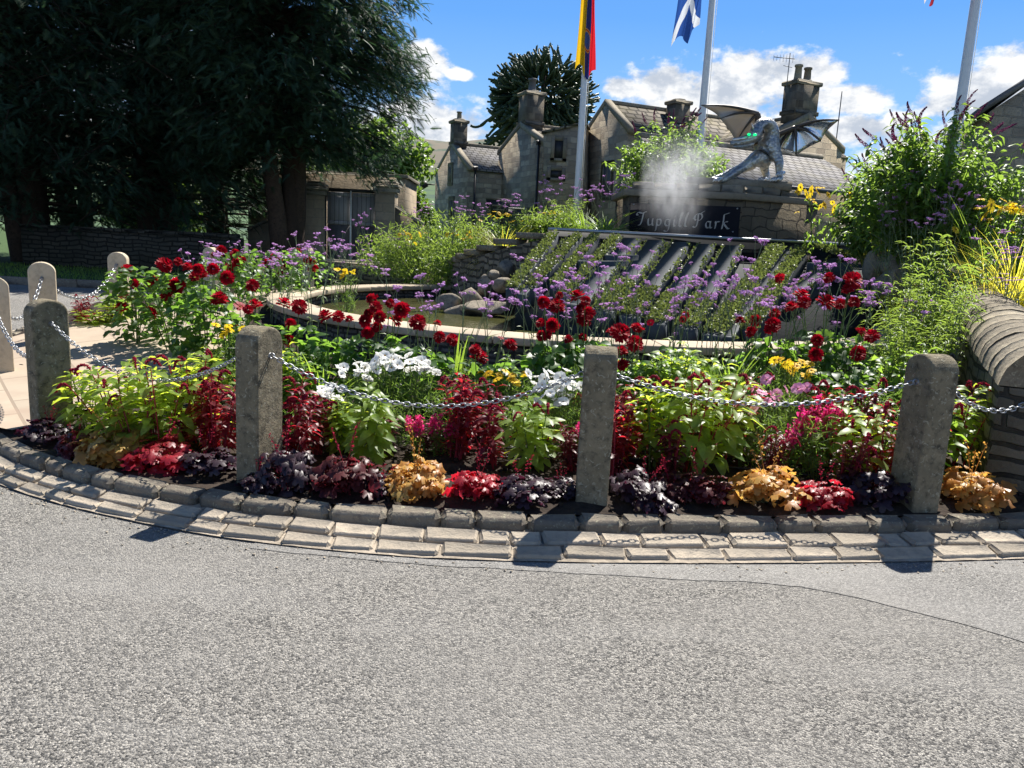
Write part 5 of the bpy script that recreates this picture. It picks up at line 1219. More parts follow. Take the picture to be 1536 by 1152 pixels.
dahlia('dahlia carrying one open scarlet bloom just above the pitted post',365,7.2,[(379,429,20),(360,460,26,1),(383,459,22),(349,489,17),(372,465,15)],.28,.62,220)
dahlia('dahlia with a group of blooms high above the pond edge on the far left',350,11.0,[(332,377,16),(353,381,14),(364,392,14),(354,394,14),(344,401,14),(322,384,12)],.5,.85,300)
dahlia('far dahlia in the back bed, blooms against the sloping gateway wall',410,12.0,[(420,409,13),(403,394,13),(411,387,13),(420,391,12),(396,401,12),(388,410,12),(428,402,11)],.55,.85,300)
dahlia('farthest dahlia in the back bed, next to the pale coping',452,12.6,[(440,379,13),(448,379,13),(459,389,13),(469,394,13),(467,406,13),(452,396,12),(474,402,10)],.5,.8,260)
dahlia('dahlia with dark blooms right of the pitted post beside the white paving',440,6.3,[(425,457,22),(448,461,24),(436,486,17),(433,511,19)],.26,.72,220)
dahlia('dahlia with two blooms overlapping the curved coping',497,6.2,[(489,476,21),(508,476,19),(524,480,14)],.26,.62,220)
dahlia('dahlia with a tight knot of ten blooms in front of the coping',565,6.1,[(560,450,20),(564,462,19),(554,471,17),(570,476,20),(548,482,21),(566,491,17),(552,500,21),(585,456,15),(603,465,23),(593,482,20)],.3,.66,280)
dahlia('dahlia with one large bright round bloom before the pond water',632,6.0,[(626,485,26),(659,506,18),(678,511,22),(656,486,12)],.3,.6,260)
dahlia('dahlia just behind the yellow coreopsis',722,5.7,[(718,538,28),(713,526,18),(751,507,14,1),(765,518,22)],.26,.55,200)
dahlia('dahlia with dark blooms stacked left of the middle post',838,6.0,[(816,454,20),(835,461,24),(839,444,12),(812,486,17),(829,488,21),(813,504,18),(820,503,15),(853,510,15)],.28,.70,250)
dahlia('dahlia with a column of blooms just left of the middle post top',876,6.2,[(867,447,23),(878,452,17),(883,471,22),(876,479,22),(872,464,17),(874,506,13)],.24,.70,200)
dahlia('dahlia with big crimson blooms right of the middle post top',940,5.7,[(929,501,30),(952,517,28),(954,493,19),(917,499,16),(932,528,19),(935,548,21),(962,493,14,1),(976,484,15,1)],.24,.62,200)
dahlia('dahlia with dark upright blooms before the right-hand sedum strips',1148,6.6,[(1128,499,20),(1133,481,17),(1162,471,18),(1159,488,22),(1154,494,16),(1110,482,15),(1171,418,16)],.28,.72,220)
dahlia('bushy dahlia with a crown of blooms in front of the boulders',1240,6.3,[(1201,445,24),(1188,462,20),(1206,454,18),(1237,455,25),(1260,457,17),(1281,454,18),(1272,435,18),(1244,418,18),(1277,422,27)],.38,.86,420)
dahlia('dahlia with three bright blooms above the grey post',1258,5.7,[(1225,511,18),(1224,532,23),(1287,531,24),(1290,498,17),(1308,506,24)],.34,.66,300)
# single open red flower by the cascade foot
dahlia('small dahlia with one coral red bloom at the foot of the cascade',1012,6.9,[(1028,474,13),(1024,479,11)],.2,.5,110)
# ---- heucheras
def heuchera(matn,seed,k=90,r=.17,ls=.082):
    global rng
    rng=np.random.default_rng(seed); pr=Proto(); b=B(); sb=B()
    u=rng.random(k); el_=np.arcsin(u*.98)*.95; a=rng.uniform(0,2*math.pi,k); rr=r*(.55+.55*rng.random(k))
    p=np.stack([np.cos(a)*np.cos(el_)*rr,np.sin(a)*np.cos(el_)*rr,.03+np.sin(el_)*rr*.95],1); out=nrm(np.stack([np.cos(a)*np.cos(el_),np.sin(a)*np.cos(el_),np.sin(el_)],1))
    d=nrm(np.stack([np.cos(a),np.sin(a),-.25*np.ones(k)],1)+rdir(k)*.55); n=nrm(out+UP*.35+rdir(k)*.6); L_=ls*rng.uniform(.6,1.35,k)
    scatter(b,LOBED,p-d*L_[:,None]*.4,d,n,L_,L_*1.05,None,L_*.9)
    for i in range(0,k,3): tube(sb,bez((p[i,0]*.1,p[i,1]*.1,0),(p[i,0]*.4,p[i,1]*.4,p[i,2]*.8),p[i],4),.0018,3,False)
    pr.add('foliage',b.mesh('foliage',matn)); pr.add('leaf_stalks',sb.mesh('leaf_stalks','redstem' if matn!='caramel' else 'palestem'))
    fb=B()
    for _ in range(3):
        a_=rng.uniform(0,6.28); h=rng.uniform(.26,.36); P=bez((0,0,.1),(.02*math.cos(a_),.02*math.sin(a_),h*.6),(.07*math.cos(a_),.07*math.sin(a_),h),6); tube(fb,P,.0016,3,False)
        for s in np.linspace(.55,1,12): 
            q=np.array([np.interp(s,np.linspace(0,1,6),P[:,i]) for i in range(3)])+rng.normal(0,.007,3); scatter(fb,FLORET,q[None],rdir(1),rdir(1),.012,.010)
    pr.add('flower_spike',fb.mesh('flower_spike','caramel' if matn=='caramel' else 'tassel'))
    return pr
HE={m:[heuchera(m,40+i*7+j*3,(120 if m!='purple' else 95),.165 if m!='purple' else .17) for j in range(4)] for i,m in enumerate(('caramel','crimson','purple','burgundy'))}
def kerb_y(x): return float(np.interp(x,K[(K[:,0]>-5)&(K[:,1]<8)][:,0],K[(K[:,0]>-5)&(K[:,1]<8)][:,1]))
def put_h(px,pyb,m,sc_,label):
    g=G(px,pyb,.13); y=g[1]+.19*sc_; x=X(px,y,.2); sc_*=.95
    HE[m][rng.integers(4)].spawn('heuchera',label,'heuchera',(x,y,soil(x,y)-.005),None,sc_,'heucheras edging the flower bed')
for a in ((70,672,'purple',1.15,'dark purple heuchera at the foot of the mossy left post'),(118,690,'burgundy',.95,'burgundy heuchera between the dark one at the left post and the amber one'),(176,702,'caramel',1.35,'leftmost amber caramel heuchera'),
 (245,714,'crimson',1.2,'crimson heuchera left of the pitted post'),(308,722,'purple',1.1,'dark purple heuchera just left of the pitted post'),(432,745,'purple',1.25,'blackish heuchera right of the pitted post'),(520,754,'burgundy',1.15,'burgundy heuchera with pinkish leaf edges in front of the tall lime plant'),
 (627,757,'caramel',1.12,'amber heuchera in the middle of the second bay, beside the crimson one'),(714,764,'crimson',1.1,'bright crimson heuchera in the second bay'),(786,764,'purple',1.0,'dark purple heuchera left of the middle post'),
 (962,770,'purple',1.15,'blackish heuchera right of the middle post'),(1050,766,'burgundy',1.0,'burgundy heuchera left of the biggest amber mound'),(1150,775,'caramel',1.3,'biggest amber heuchera mound in the third bay'),(1234,774,'crimson',.98,'scarlet heuchera right of the biggest amber mound'),
 (1304,768,'purple',1.1,'dark purple heuchera left of the grey post'),(1456,772,'caramel',1.2,'amber heuchera between the grey post and the curved wall'),(386,744,'purple',.7,'small dark heuchera tucked against the pitted post foot'),(1005,760,'burgundy',.8,'small burgundy heuchera behind the blackish one right of the middle post'),
 (840,752,'purple',.7,'small dark heuchera close behind the middle post'),(570,748,'purple',.75,'small dark heuchera left of the amber one in the second bay')): put_h(*a)
# ---- amaranths
def amaranth(seed,h,leafm,stemm,ns=6,sp=.16,L0=.09,L1=.17,asp=.42,nl=26,tas=6,T=LANCE):
    global rng
    rng=np.random.default_rng(seed); pr=Proto(); fb=B(); sb=B(); tb=B(); tl_=[]
    for i in range(ns):
        a=rng.uniform(0,6.28); q=sp*rng.random()**.6; hh=h*rng.uniform(.72,1.05); e=np.array([math.cos(a)*q,math.sin(a)*q,hh]); P=bez((e[0]*.35,e[1]*.35,-.02),(e[0]*.5,e[1]*.5,hh*.5),e,8); tube(sb,P,np.linspace(.007,.003,8),5,False)
        s=np.linspace(.12,1,nl)**.8; s=np.clip(s+rng.normal(0,.02,nl),0,1); p=np.stack([np.interp(s,np.linspace(0,1,8),P[:,k]) for k in range(3)],1); az_=np.arange(nl)*2.4+rng.uniform(0,6)
        d=np.stack([np.cos(az_),np.sin(az_),.55*(s-.35)+rng.normal(0,.15,nl)],1); n=nrm(UP+np.stack([np.cos(az_),np.sin(az_),0*az_],1)*.25+rdir(nl)*.3)
        L_=rng.uniform(L0,L1,nl)*(1.05-.45*(s-.4)**2*2); d=nrm(d); scatter(fb,T,p+d*(L_*.18)[:,None],d,n,L_,L_*asp)
        for w_ in range(nl): tube(sb,[p[w_],p[w_]+d[w_]*L_[w_]*.2],.0016,3,False)
        if i<tas:
            a2=rng.uniform(0,6.28); ln=rng.uniform(.14,.26); o2=np.array([math.cos(a2),math.sin(a2),0]); tb=B(); PT=bez(e,e+o2*.05+UP*.09,e+o2*.10+UP*(.05-ln*.35),9)
            for j in range(40):
                u=rng.random(); c=np.array([np.interp(u,np.linspace(0,1,9),PT[:,k]) for k in range(3)]); r=.012*(1-.5*u); dd=rdir(3); scatter(tb,FLORET,c+dd*r,rdir(3),dd,.013,.012)
            tube(tb,PT,.005,5,False); tl_.append(tb.mesh('tassel','tassel'))
    pr.add('foliage',fb.mesh('foliage',leafm)); pr.add('stems',sb.mesh('stems',stemm)); 
    for m in tl_: pr.add('tassel',m)
    return pr
AG=[amaranth(60+i,.66,'lime','redstem' if i!=2 else 'stem',7,.24,.10,.20,.46,18,4) for i in range(5)]
AR=[amaranth(70+i,.60,'maroon','redstem',8,.20,.055,.125,.42,21,6) for i in range(5)]
ABR=[amaranth(80+i,.55,'burgundy','redstem',8,.15,.05,.10,.42,24,5) for i in range(2)]
NIC=[amaranth(85+i,.62,'lime','stem',8,.17,.10,.16,.46,20,0) for i in range(2)]
ZIN=[amaranth(90+i,.6,'mid','stem',8,.2,.09,.15,.4,18,0) for i in range(3)]
def put(protos,name,label,cat,px,Y,ptop,h0,group=None,xs=1.,zoff=None):
    """plant rooted at column px and depth Y, scaled so that its top reaches picture row ptop"""
    zt=D(px,ptop,Y)[2]; x=X(px,Y,.5); z0=soil(x,Y) if zoff is None else zoff; s=max(.2,(zt-z0)/h0); pr=protos[rng.integers(len(protos))] if isinstance(protos,list) else protos
    sx_=xs*(s**.5 if xs==1. else 1); return pr.spawn(name,label,cat,(x,Y,z0),None,(sx_,sx_,s),group)
ga='lime leaved amaranths'; gr='dark red amaranths'
for a in ((128,5.35,552,'lime amaranth nearest the mossy left post'),(182,5.05,530,'lime amaranth with big pale leaves behind the amber heuchera at the left'),(240,4.9,535,'lime amaranth behind the leftmost crimson heuchera'),(285,5.15,530,'lime amaranth half hidden behind the dark red plants left of the pitted post'),
 (803,4.85,590,'lime amaranth with hanging red tassel left of the middle post'),(1048,4.85,555,'broad lime amaranth in the third bay'),(1085,5.1,548,'lime amaranth behind the broad one in the third bay'),(1285,4.95,590,'pale lime amaranth left of the grey post'),(1438,5.4,565,'lime amaranth squeezed between the grey post and the curved wall'),
 (985,5.0,565,'lime amaranth right of the middle post, among dark red stems'),(205,4.8,590,'low lime amaranth spreading over the amber heuchera')): put(AG,'green_amaranth',a[3],'amaranth',a[0],a[1],a[2],.72,ga)
for a in ((325,4.85,560,'dark red amaranth left of the pitted post'),(310,5.05,540,'dark red amaranth behind the one left of the pitted post'),(448,4.75,560,'dark red amaranth right of the pitted post'),(475,4.95,585,'dark red amaranth left of the tall lime plant'),
 (690,5.0,560,'dark red amaranth with drooping tassels in the second bay'),(738,4.9,575,'dark red amaranth behind the crimson heuchera of the second bay'),(712,5.3,545,'dark red amaranth standing tallest in the second bay'),(930,4.75,585,'dark red amaranth right of the middle post'),(962,5.2,562,'dark red amaranth behind the blackish heuchera'),
 (1118,5.4,560,'dark red amaranth amid pink cosmos'),(1335,4.85,578,'dark red amaranth close to the grey post'),(1245,5.15,570,'dark red amaranth with arching tassels behind the magenta lobelia'),(265,5.0,620,'short dark red amaranth over the leftmost crimson heuchera')): put(AR,'red_amaranth',a[3],'amaranth',a[0],a[1],a[2],.68,gr)
for a in ((640,5.15,620,'burgundy leaved amaranth beside magenta lobelia in the second bay'),(900,5.2,590,'burgundy amaranth behind the middle post'),(1075,5.3,585,'burgundy amaranth among lime leaves in the third bay'),(1310,5.2,565,'burgundy amaranth behind the grey post'),(382,5.0,590,'burgundy amaranth hidden behind the pitted post'),(575,5.05,610,'burgundy amaranth between lime tobacco plant and magenta lobelia'),(862,4.85,625,'burgundy amaranth just left of the middle post'),(1012,4.75,625,'low burgundy amaranth in front of the lime leaves of the third bay'),(1160,4.85,635,'low burgundy amaranth behind the biggest amber mound'),(1275,4.7,640,'low burgundy amaranth over the dark heuchera at the grey post'),(410,4.75,640,'low burgundy amaranth right of the pitted post')): put(ABR,'burgundy_amaranth',a[3],'amaranth',a[0],a[1],a[2],.62,gr)
for a in ((545,4.8,575,'tall lime tobacco plant below the white cosmos'),(510,5.0,600,'lime tobacco plant left of the tallest one'),(1010,5.95,520,'yellow green tobacco plant in the middle of the third bay'),(970,5.7,540,'yellow green tobacco plant right behind the middle post'),(1060,5.9,535,'yellow green tobacco plant beside the strap leaves'),(425,5.9,520,'yellow green tobacco plant just right of the pitted post'),(320,6.2,520,'yellow green tobacco plant left of the pitted post')): put(NIC,'tobacco_plant',a[3],'tobacco plant',a[0],a[1],a[2],.62)
for a in ((1000,5.7,528,'bright green leafy plant right of the middle post'),(955,5.9,540,'bright green leafy plant behind the middle post'),(455,5.7,525,'green leafy plant right of the pitted post'),(1395,5.0,580,'green leafy plant behind the grey post'),(780,5.8,535,'green leafy plant behind the white cosmos of the second bay'),(1330,5.8,510,'green leafy plant left of the feathery bamboo')): put(ZIN,'leafy_plant',a[3],'leafy plant',a[0],a[1],a[2],.62)
# ---- feathery cosmos with flowers
def cosmos(seed,fl,nf,h=.6,sp=.16,k=420,centre=True):
    global rng
    rng=np.random.default_rng(seed); pr=Proto(); b=B(); sb=B(); a=rng.uniform(0,6.28,k); u=rng.random(k); q=sp*rng.random(k)**.6
    p=np.stack([np.cos(a)*q,np.sin(a)*q,.05+u*(h-.1)],1); d=nrm(rdir(k)+UP*.5); scatter(b,NEEDLE,p,d,rdir(k),rng.uniform(.04,.09,k),.006); stems(sb,9,sp,h*.95,.003)
    pr.add('foliage',b.mesh('foliage','feather')); heads=[]
    for i in range(nf):
        a_=rng.uniform(0,6.28); q_=sp*1.15*rng.random()**.5; P=np.array([math.cos(a_)*q_,math.sin(a_)*q_,h*rng.uniform(.88,1.1)]); tube(sb,bez((P[0]*.4,P[1]*.4,h*.4),(P[0]*.8,P[1]*.8,h*.8),P,5),.0022,4,False); heads.append(P)
    pr.add('stems',sb.mesh('stems','stem'))
    for P in heads:
        f=fl[rng.integers(len(fl))]; face=nrm(np.array([rng.normal(0,.5),rng.normal(-.3,.5),rng.uniform(.5,1)])); rt=Vector(face).to_track_quat('Z','Y').to_euler(); s=rng.uniform(.85,1.15)
        pr.add('flower',f[0],P,rt,s); pr.add('flower_centre',f[1],P,rt,s)
    return pr
CW=[cosmos(100+i,[WHITE,WHITE2],13,.56,.15) for i in range(3)]; CP=[cosmos(110+i,[PINK],7,.56,.14) for i in range(2)]; CY=[cosmos(120+i,[YEL],9,.5,.11,300) for i in range(2)]; CN=[cosmos(130+i,[WHITE],0,.6,.17,520) for i in range(2)]
for a in ((535,5.45,545,'white cosmos left of the largest white clump'),(582,5.5,532,'largest white cosmos clump in the second bay'),(622,5.45,540,'white cosmos right of the largest clump'),(500,5.2,582,'low white cosmos over the lime tobacco plant'),(822,5.3,562,'white cosmos left of the middle post'),(858,5.2,560,'white cosmos almost touching the middle post'),(838,5.1,590,'lower white cosmos by the middle post')): put(CW,'white_cosmos',a[3],'cosmos',a[0],a[1],a[2],.6,'white cosmos plants')
for a in ((1140,5.25,585,'pink cosmos in the third bay'),(1175,5.2,572,'pink cosmos left of the magenta lobelia'),(1120,5.1,600,'lower pink cosmos beside the lime amaranth')): put(CP,'pink_cosmos',a[3],'cosmos',a[0],a[1],a[2],.6,'pink cosmos plants')
for a in ((738,5.55,556,'yellow coreopsis in the second bay'),(765,5.5,560,'yellow coreopsis nearer the white cosmos'),(1165,5.7,537,'yellow coreopsis under the bushy dahlia'),(1190,5.6,545,'yellow coreopsis right of the other one in the third bay'),(342,6.3,488,'yellow coreopsis behind the pitted post'),(520,9.9,404,'far yellow coreopsis on the other side of the pond')): put(CY,'yellow_coreopsis',a[3],'coreopsis',a[0],a[1],a[2],.54,'yellow coreopsis plants')
i_=0
for (px,Y,pt) in ((400,5.6,560),(455,5.2,600),(560,5.8,530),(600,5.15,600),(660,5.4,575),(700,5.6,560),(760,5.2,600),(800,5.5,560),(870,5.6,540),(920,5.4,570),(1010,5.3,590),(1060,5.6,545),(1110,5.9,540),(1150,5.0,610),(1200,5.4,570),(1230,4.9,620),(1270,5.3,575),(1330,5.3,575),(640,6.0,540),(690,6.2,530),(480,6.0,520),(1030,6.1,525),(890,6.2,530),(1340,6.3,500),(380,6.2,500)):
    put(CN,'feathery_plant','fine feathery green plant filling between the flowers','feathery plant',px,Y,pt,.62,'feathery green plants')
put(AR,'red_amaranth','tall dark red amaranth beyond the path by the pale posts','amaranth',118,9.6,438,.68,None,.8,.33)
put(AG,'green_amaranth','pale lime amaranth beyond the path by the pale posts','amaranth',165,9.7,440,.72,None,.9,.33)
put(AG,'green_amaranth','low lime amaranth at the path edge before the pale post','amaranth',142,9.4,462,.72,None,.8,.33)
# magenta lobelia
def lobelia(seed):
    global rng
    rng=np.random.default_rng(seed); pr=Proto(); fb=B(); sb=B(); pb=[]
    for i in range(9):
        a=rng.uniform(0,6.28); q=.13*rng.random()**.5; h=rng.uniform(.42,.56); e=np.array([math.cos(a)*q,math.sin(a)*q,h]); P=bez((e[0]*.5,e[1]*.5,0),(e[0]*.7,e[1]*.7,h*.5),e,6); tube(sb,P,.003,4,False)
        nl=22; s=rng.random(nl)*.8; p=np.stack([np.interp(s,np.linspace(0,1,6),P[:,k]) for k in range(3)],1); d=rdir(nl)+UP*.3; scatter(fb,LANCE,p,d,rdir(nl)+UP,rng.uniform(.05,.09,nl),.016)
        b=B(); nf=26; s=.62+.38*rng.random(nf); p=np.stack([np.interp(s,np.linspace(0,1,6),P[:,k]) for k in range(3)],1)+rdir(nf)*.014
        for _ in range(2): scatter(b,PETALB,p,rdir(nf),rdir(nf),.030,.016)
        pb.append(b.mesh('flower_spike','magenta'+'p' if False else 'magenta'))
    pr.add('foliage',fb.mesh('foliage','mid')); pr.add('stems',sb.mesh('stems','redstem'))
    for m in pb: pr.add('flower_spike',m)
    return pr
LB=[lobelia(140),lobelia(141)]
for a in ((632,4.95,612,'magenta lobelia in the second bay'),(665,5.05,618,'magenta lobelia right of the other one in the second bay'),(1185,5.0,600,'magenta lobelia in the third bay'),(1222,5.05,588,'brightest magenta lobelia beside arching red tassels'),(880,4.95,625,'magenta lobelia peeping past the middle post')): put(LB,'lobelia',a[3],'lobelia',a[0],a[1],a[2],.56,'magenta lobelias')
# strap leaves and grasses
def grassy(seed,mat,k,L0,L1,w,lean,T=BLADE,r=.05):
    global rng
    rng=np.random.default_rng(seed); pr=Proto(); b=B(); a=rng.uniform(0,6.28,k); q=r*rng.random(k)**.5; p=np.stack([np.cos(a)*q,np.sin(a)*q,0*q],1); t_=rng.random(k)*lean
    d=np.stack([np.cos(a)*np.sin(t_),np.sin(a)*np.sin(t_),np.cos(t_)],1); n=np.stack([-np.cos(a)*np.cos(t_),-np.sin(a)*np.cos(t_),np.sin(t_)],1)
    L_=rng.uniform(L0,L1,k); scatter(b,T,p,d,n,L_,w,None,L_); pr.add('foliage',b.mesh('foliage',mat)); return pr
ST=[grassy(150+i,'strap',16,.45,.75,.028,.35) for i in range(2)]; GO=[grassy(155+i,'gold',420,.35,.6,.011,1.15,BLADE2,.09) for i in range(2)]; GG=[grassy(158+i,'strap',260,.5,.8,.014,.8,BLADE2,.1) for i in range(2)]
for a in ((683,6.1,470,'clump of upright strap leaves before the pond water'),(480,5.8,500,'strap leaves right of the pitted post behind the chain'),(1085,6.1,490,'tall strap leaves in front of the cascade'),(1100,5.9,520,'strap leaves beside the bushy dahlia'),(1050,5.8,540,'short strap leaves in the third bay')): put(ST,'strap_leaf_plant',a[3],'iris',a[0],a[1],a[2],.7,'strap leaved plants')
# ---- verbena
def verbena(seed,h=1.25,ns=4,sp=.3,heads=2):
    global rng
    rng=np.random.default_rng(seed); pr=Proto(); sb=B(); hd=[]
    for i in range(ns):
        a=rng.uniform(0,6.28); q=sp*(.15+.85*rng.random()); hh=h*rng.uniform(.62,1.); e=np.array([math.cos(a)*q,math.sin(a)*q,hh]); P=bez((e[0]*.12,e[1]*.12,0),(e[0]*.35,e[1]*.35,hh*.6),e,9); tube(sb,P,np.linspace(.0042,.0026,9),4,False); hd.append((e,1.0))
        for j in range(heads):
            s=rng.uniform(.6,.9); c=np.array([np.interp(s,np.linspace(0,1,9),P[:,k]) for k in range(3)]); a2=rng.uniform(0,6.28); ln=rng.uniform(.1,.26); e2=c+np.array([math.cos(a2)*ln*.55,math.sin(a2)*ln*.55,ln]); tube(sb,bez(c,c+(e2-c)*.5+np.array([math.cos(a2),math.sin(a2),-.3])*.03,e2,5),.002,4,False); hd.append((e2,rng.uniform(.5,.85)))
        nl=4; s=rng.random(nl)*.5; p=np.stack([np.interp(s,np.linspace(0,1,9),P[:,k]) for k in range(3)],1); scatter(sb,LANCE,p,rdir(nl)+UP*.2,UP+rdir(nl)*.3,rng.uniform(.06,.11,nl),.018)
    pr.add('stems',sb.mesh('stems','palestem'))
    for (e,s) in hd: pr.add('flower_head',VH[rng.integers(4)],e,(rng.normal(0,.2),rng.normal(0,.2),rng.uniform(0,6)),s)
    return pr
VB=[verbena(160+i) for i in range(5)]
def drift(label,group,spots,s0=1.):
    for (px,Y,pt,*z) in spots:
        zoff=z[0] if z else None
        put(VB,'verbena',label,'verbena',px,Y,pt,1.25,group,s0*rng.uniform(.85,1.2),zoff)
drift('tall thin verbena with purple heads rising before the cascade','verbena in front of the cascade',[(px,6.55+.3*((i*37)%10)/10,pt) for i,(px,pt) in enumerate(((585,398),(640,385),(690,382),(735,395),(790,378),(840,372),(885,372),(915,368),(960,385),(1000,375),(1035,392),(1075,342),(1115,368),(1160,368),(1205,372),(1275,378),(1330,385),(860,425),(1010,420),(815,395),(865,352),(940,360),(1060,372),(1135,352),(1180,395),(1240,362),(610,420)))])
drift('verbena with pale purple heads left of the pond coping','verbena left of the pond',[(x,y,p) for x,y,p in ((300,9.2,355),(345,9.6,350),(385,10.2,345),(425,10.6,345),(470,8.4,322),(455,11,330),(500,11.5,340),(360,11.8,350),(400,12.2,352),(320,10.,362),(440,9.2,350),(410,9.6,362),(525,10.8,350))])
drift('verbena with purple heads beyond the pond against the gateway','verbena beyond the pond',[(x,y,p,.6) for x,y,p in ((500,16.5,345),(540,16.8,300),(560,17,330),(590,17,335),(520,17.4,355),(610,16.8,350),(640,17.2,345))])
drift('verbena high on the mound in front of the far houses','verbena on the mound before the houses',[(x,y,p,1.5) for x,y,p in ((640,15.2,300),(675,15,290),(705,15.4,295),(735,15.2,285),(765,15.6,280),(800,15.3,270),(822,15.8,252),(848,15.4,262),(880,15.7,255),(905,15.4,250),(930,15.6,245))],1.25)
drift('verbena among the leaves under the right-hand buddleia','verbena below the big buddleia',[(x,y,p,1.35) for x,y,p in ((1318,10.3,270),(1345,10.1,248),(1378,10.0,240),(1402,9.7,262),(1360,9.4,300),(1432,9.6,290),(1300,10.5,300))])
drift('verbena with large purple heads near the right picture edge','verbena at the right edge',[(x,y,p,1.25) for x,y,p in ((1490,7.8,330),(1520,7.6,262),(1546,7.9,300),(1470,8.2,352),(1510,7.2,402))])
# ---- bamboo-like feathery plant by the wall
def willowy(seed,h=1.2,ns=12,mat='bank',L0=.06,L1=.12,w=.012,sp=.22):
    global rng
    rng=np.random.default_rng(seed); pr=Proto(); fb=B(); sb=B()
    for i in range(ns):
        a=rng.uniform(0,6.28); q=sp*rng.random()**.5; hh=h*rng.uniform(.7,1); e=np.array([math.cos(a)*q*1.5,math.sin(a)*q*1.5,hh]); P=bez((e[0]*.5,e[1]*.5,0),(e[0]*.55,e[1]*.55,hh*.6),e,8); tube(sb,P,.003,4,False)
        nl=62; s=.2+.8*rng.random(nl); p=np.stack([np.interp(s,np.linspace(0,1,8),P[:,k]) for k in range(3)],1)+rng.normal(0,.02,(nl,3)); d=nrm(rdir(nl,-.4,.6)+np.array([0,0,.1])); scatter(fb,LANCE,p,d,UP+rdir(nl)*.5,rng.uniform(L0,L1,nl),w)
    pr.add('foliage',fb.mesh('foliage',mat)); pr.add('stems',sb.mesh('stems','palestem')); return pr
WI=[willowy(170),willowy(171)]
for a in ((1372,7.3,362,'tall feathery plant with narrow leaves against the curved wall'),(1385,6.8,430,'feathery narrow-leaved plant above the grey post'),(1365,7.0,420,'feathery narrow-leaved plant left of the tallest one'),(1365,6.2,458,'short narrow-leaved plant behind the grey post'),(1330,6.9,440,'narrow-leaved plant between the bushy dahlia and the feathery plants')): put(WI,'narrow_leaved_plant',a[3],'tall plant',a[0],a[1],a[2],1.15,'feathery plants by the wall')
# ---- mound planting
def onmound(px,Y): x=X(px,Y,1.6); return x,Y,float(mound(x,Y))-.1
def place(pr,name,label,cat,px,Y,pt,h0,group=None,xs=1.):
    x,y,z=onmound(px,Y); s=max(.25,(D(px,pt,Y)[2]-z)/h0); q=pr[rng.integers(len(pr))]; return q.spawn(name,label,cat,(x,y,z),None,(xs,xs,s),group)
GOg='golden grass clumps'
for a in ((757,14.2,332,'bright golden grass above the low retaining wall'),(1398,9.6,345,'golden grass clump above the feathery plants'),(1330,11.5,325,'golden grass behind the right end of the trough'),(1365,11.,322,'golden grass below the big buddleia'),(1495,8.2,340,'golden grass near the right picture edge'),(1525,8.4,345,'golden grass cut by the right picture edge')): place(GO,'golden_grass',a[3],'ornamental grass',a[0],a[1],a[2],.42,GOg,1.2)
for a in ((905,14.3,310,'green grassy clump left of the sign'),(875,14.8,300,'green grassy clump at the foot of the first flagpole'),(840,14.6,315,'green grassy clump left of the first flagpole'),(1480,9.3,300,'green strappy clump under the yellow rudbeckias'),(1440,9.8,300,'green strappy clump below the big buddleia')): place(GG,'grass_clump',a[3],'grass clump',a[0],a[1],a[2],.6,'green grass clumps',1.2)
def rudbeckia(seed,nf=12,h=.75):
    pr=amaranth(seed,h,'mid','stem',7,.22,.08,.15,.4,16,0); 
    for i in range(nf):
        a_=rng.uniform(0,6.28); q_=.3*rng.random()**.5; P=np.array([math.cos(a_)*q_,math.sin(a_)*q_,h*rng.uniform(.9,1.12)]); rt=Vector(nrm(np.array([rng.normal(0,.4),rng.normal(-.2,.4),1]))).to_track_quat('Z','Y').to_euler(); pr.add('flower',YEL[0],P,rt,1.15); pr.add('flower_centre',YEL[1],P,rt,1.15)
    return pr
RU=[rudbeckia(180),rudbeckia(181)]
for a in ((742,14.8,322,'yellow rudbeckia in front of the tall house'),(790,15.0,330,'yellow rudbeckia right of the golden grass'),(1222,12.9,300,'yellow rudbeckia at the right end of the plinth'),(1248,12.6,285,'taller yellow rudbeckia beside the plinth ledge'),(1470,9.0,312,'yellow rudbeckia mass on the right-hand mound'),(1500,9.2,305,'deep yellow rudbeckia behind the golden grass on the right'),(1530,9.1,312,'yellow rudbeckia at the right picture edge')): place(RU,'rudbeckia',a[3],'rudbeckia',a[0],a[1],a[2],.8,'yellow rudbeckias')
# bank shrubs beyond the pond
for i,(px,Y,pt,h,r_,lab) in enumerate(((610,16.9,352,1.2,.7,'pale green shrub right of the gateway beyond the pond'),(655,16.5,338,1.3,.8,'tallest pale green shrub on the bank beyond the pond'),(700,15.6,345,1.2,.7,'green shrub on the bank left of the golden grass'),(640,16.0,375,.8,.6,'low green shrub overhanging the far coping'),(690,15.4,378,.7,.6,'low shrub above the boulders'),(575,17.3,365,.8,.6,'low green shrub behind the far coping near the gateway'),(820,14.4,325,.7,.5,'grey green shrub at the head of the cascade'),(725,15.5,352,.9,.6,'loose shrub behind the golden grass'))):
    rng=np.random.default_rng(200+i); x=X(px,Y,1.2); z0=max(.5,float(mound(x,Y))-.15); zt=D(px,pt,Y)[2]; hh=zt-z0; root=thing('bank_shrub',lab,'shrub',(x,Y,z0),0,'shrubs on the bank'); f=B(); foliage(f,430,r_,r_*.8,.0,hh*.85,OVATE,.06,.12,.5,None,.2,.5)
    k=500; a=rng.uniform(0,6.28,k); q=r_*rng.random(k)**.5; p=np.stack([np.cos(a)*q,np.sin(a)*q,hh*(.35+.85*rng.random(k)**1.3)],1); scatter(f,LANCE,p,nrm(rdir(k)*1.1+UP*.7),rdir(k),rng.uniform(.07,.16,k),.022)
    f.obj('foliage','bank',root); sb=B(); stems(sb,14,r_,hh*.9,.006); sb.obj('stems','palestem',root)
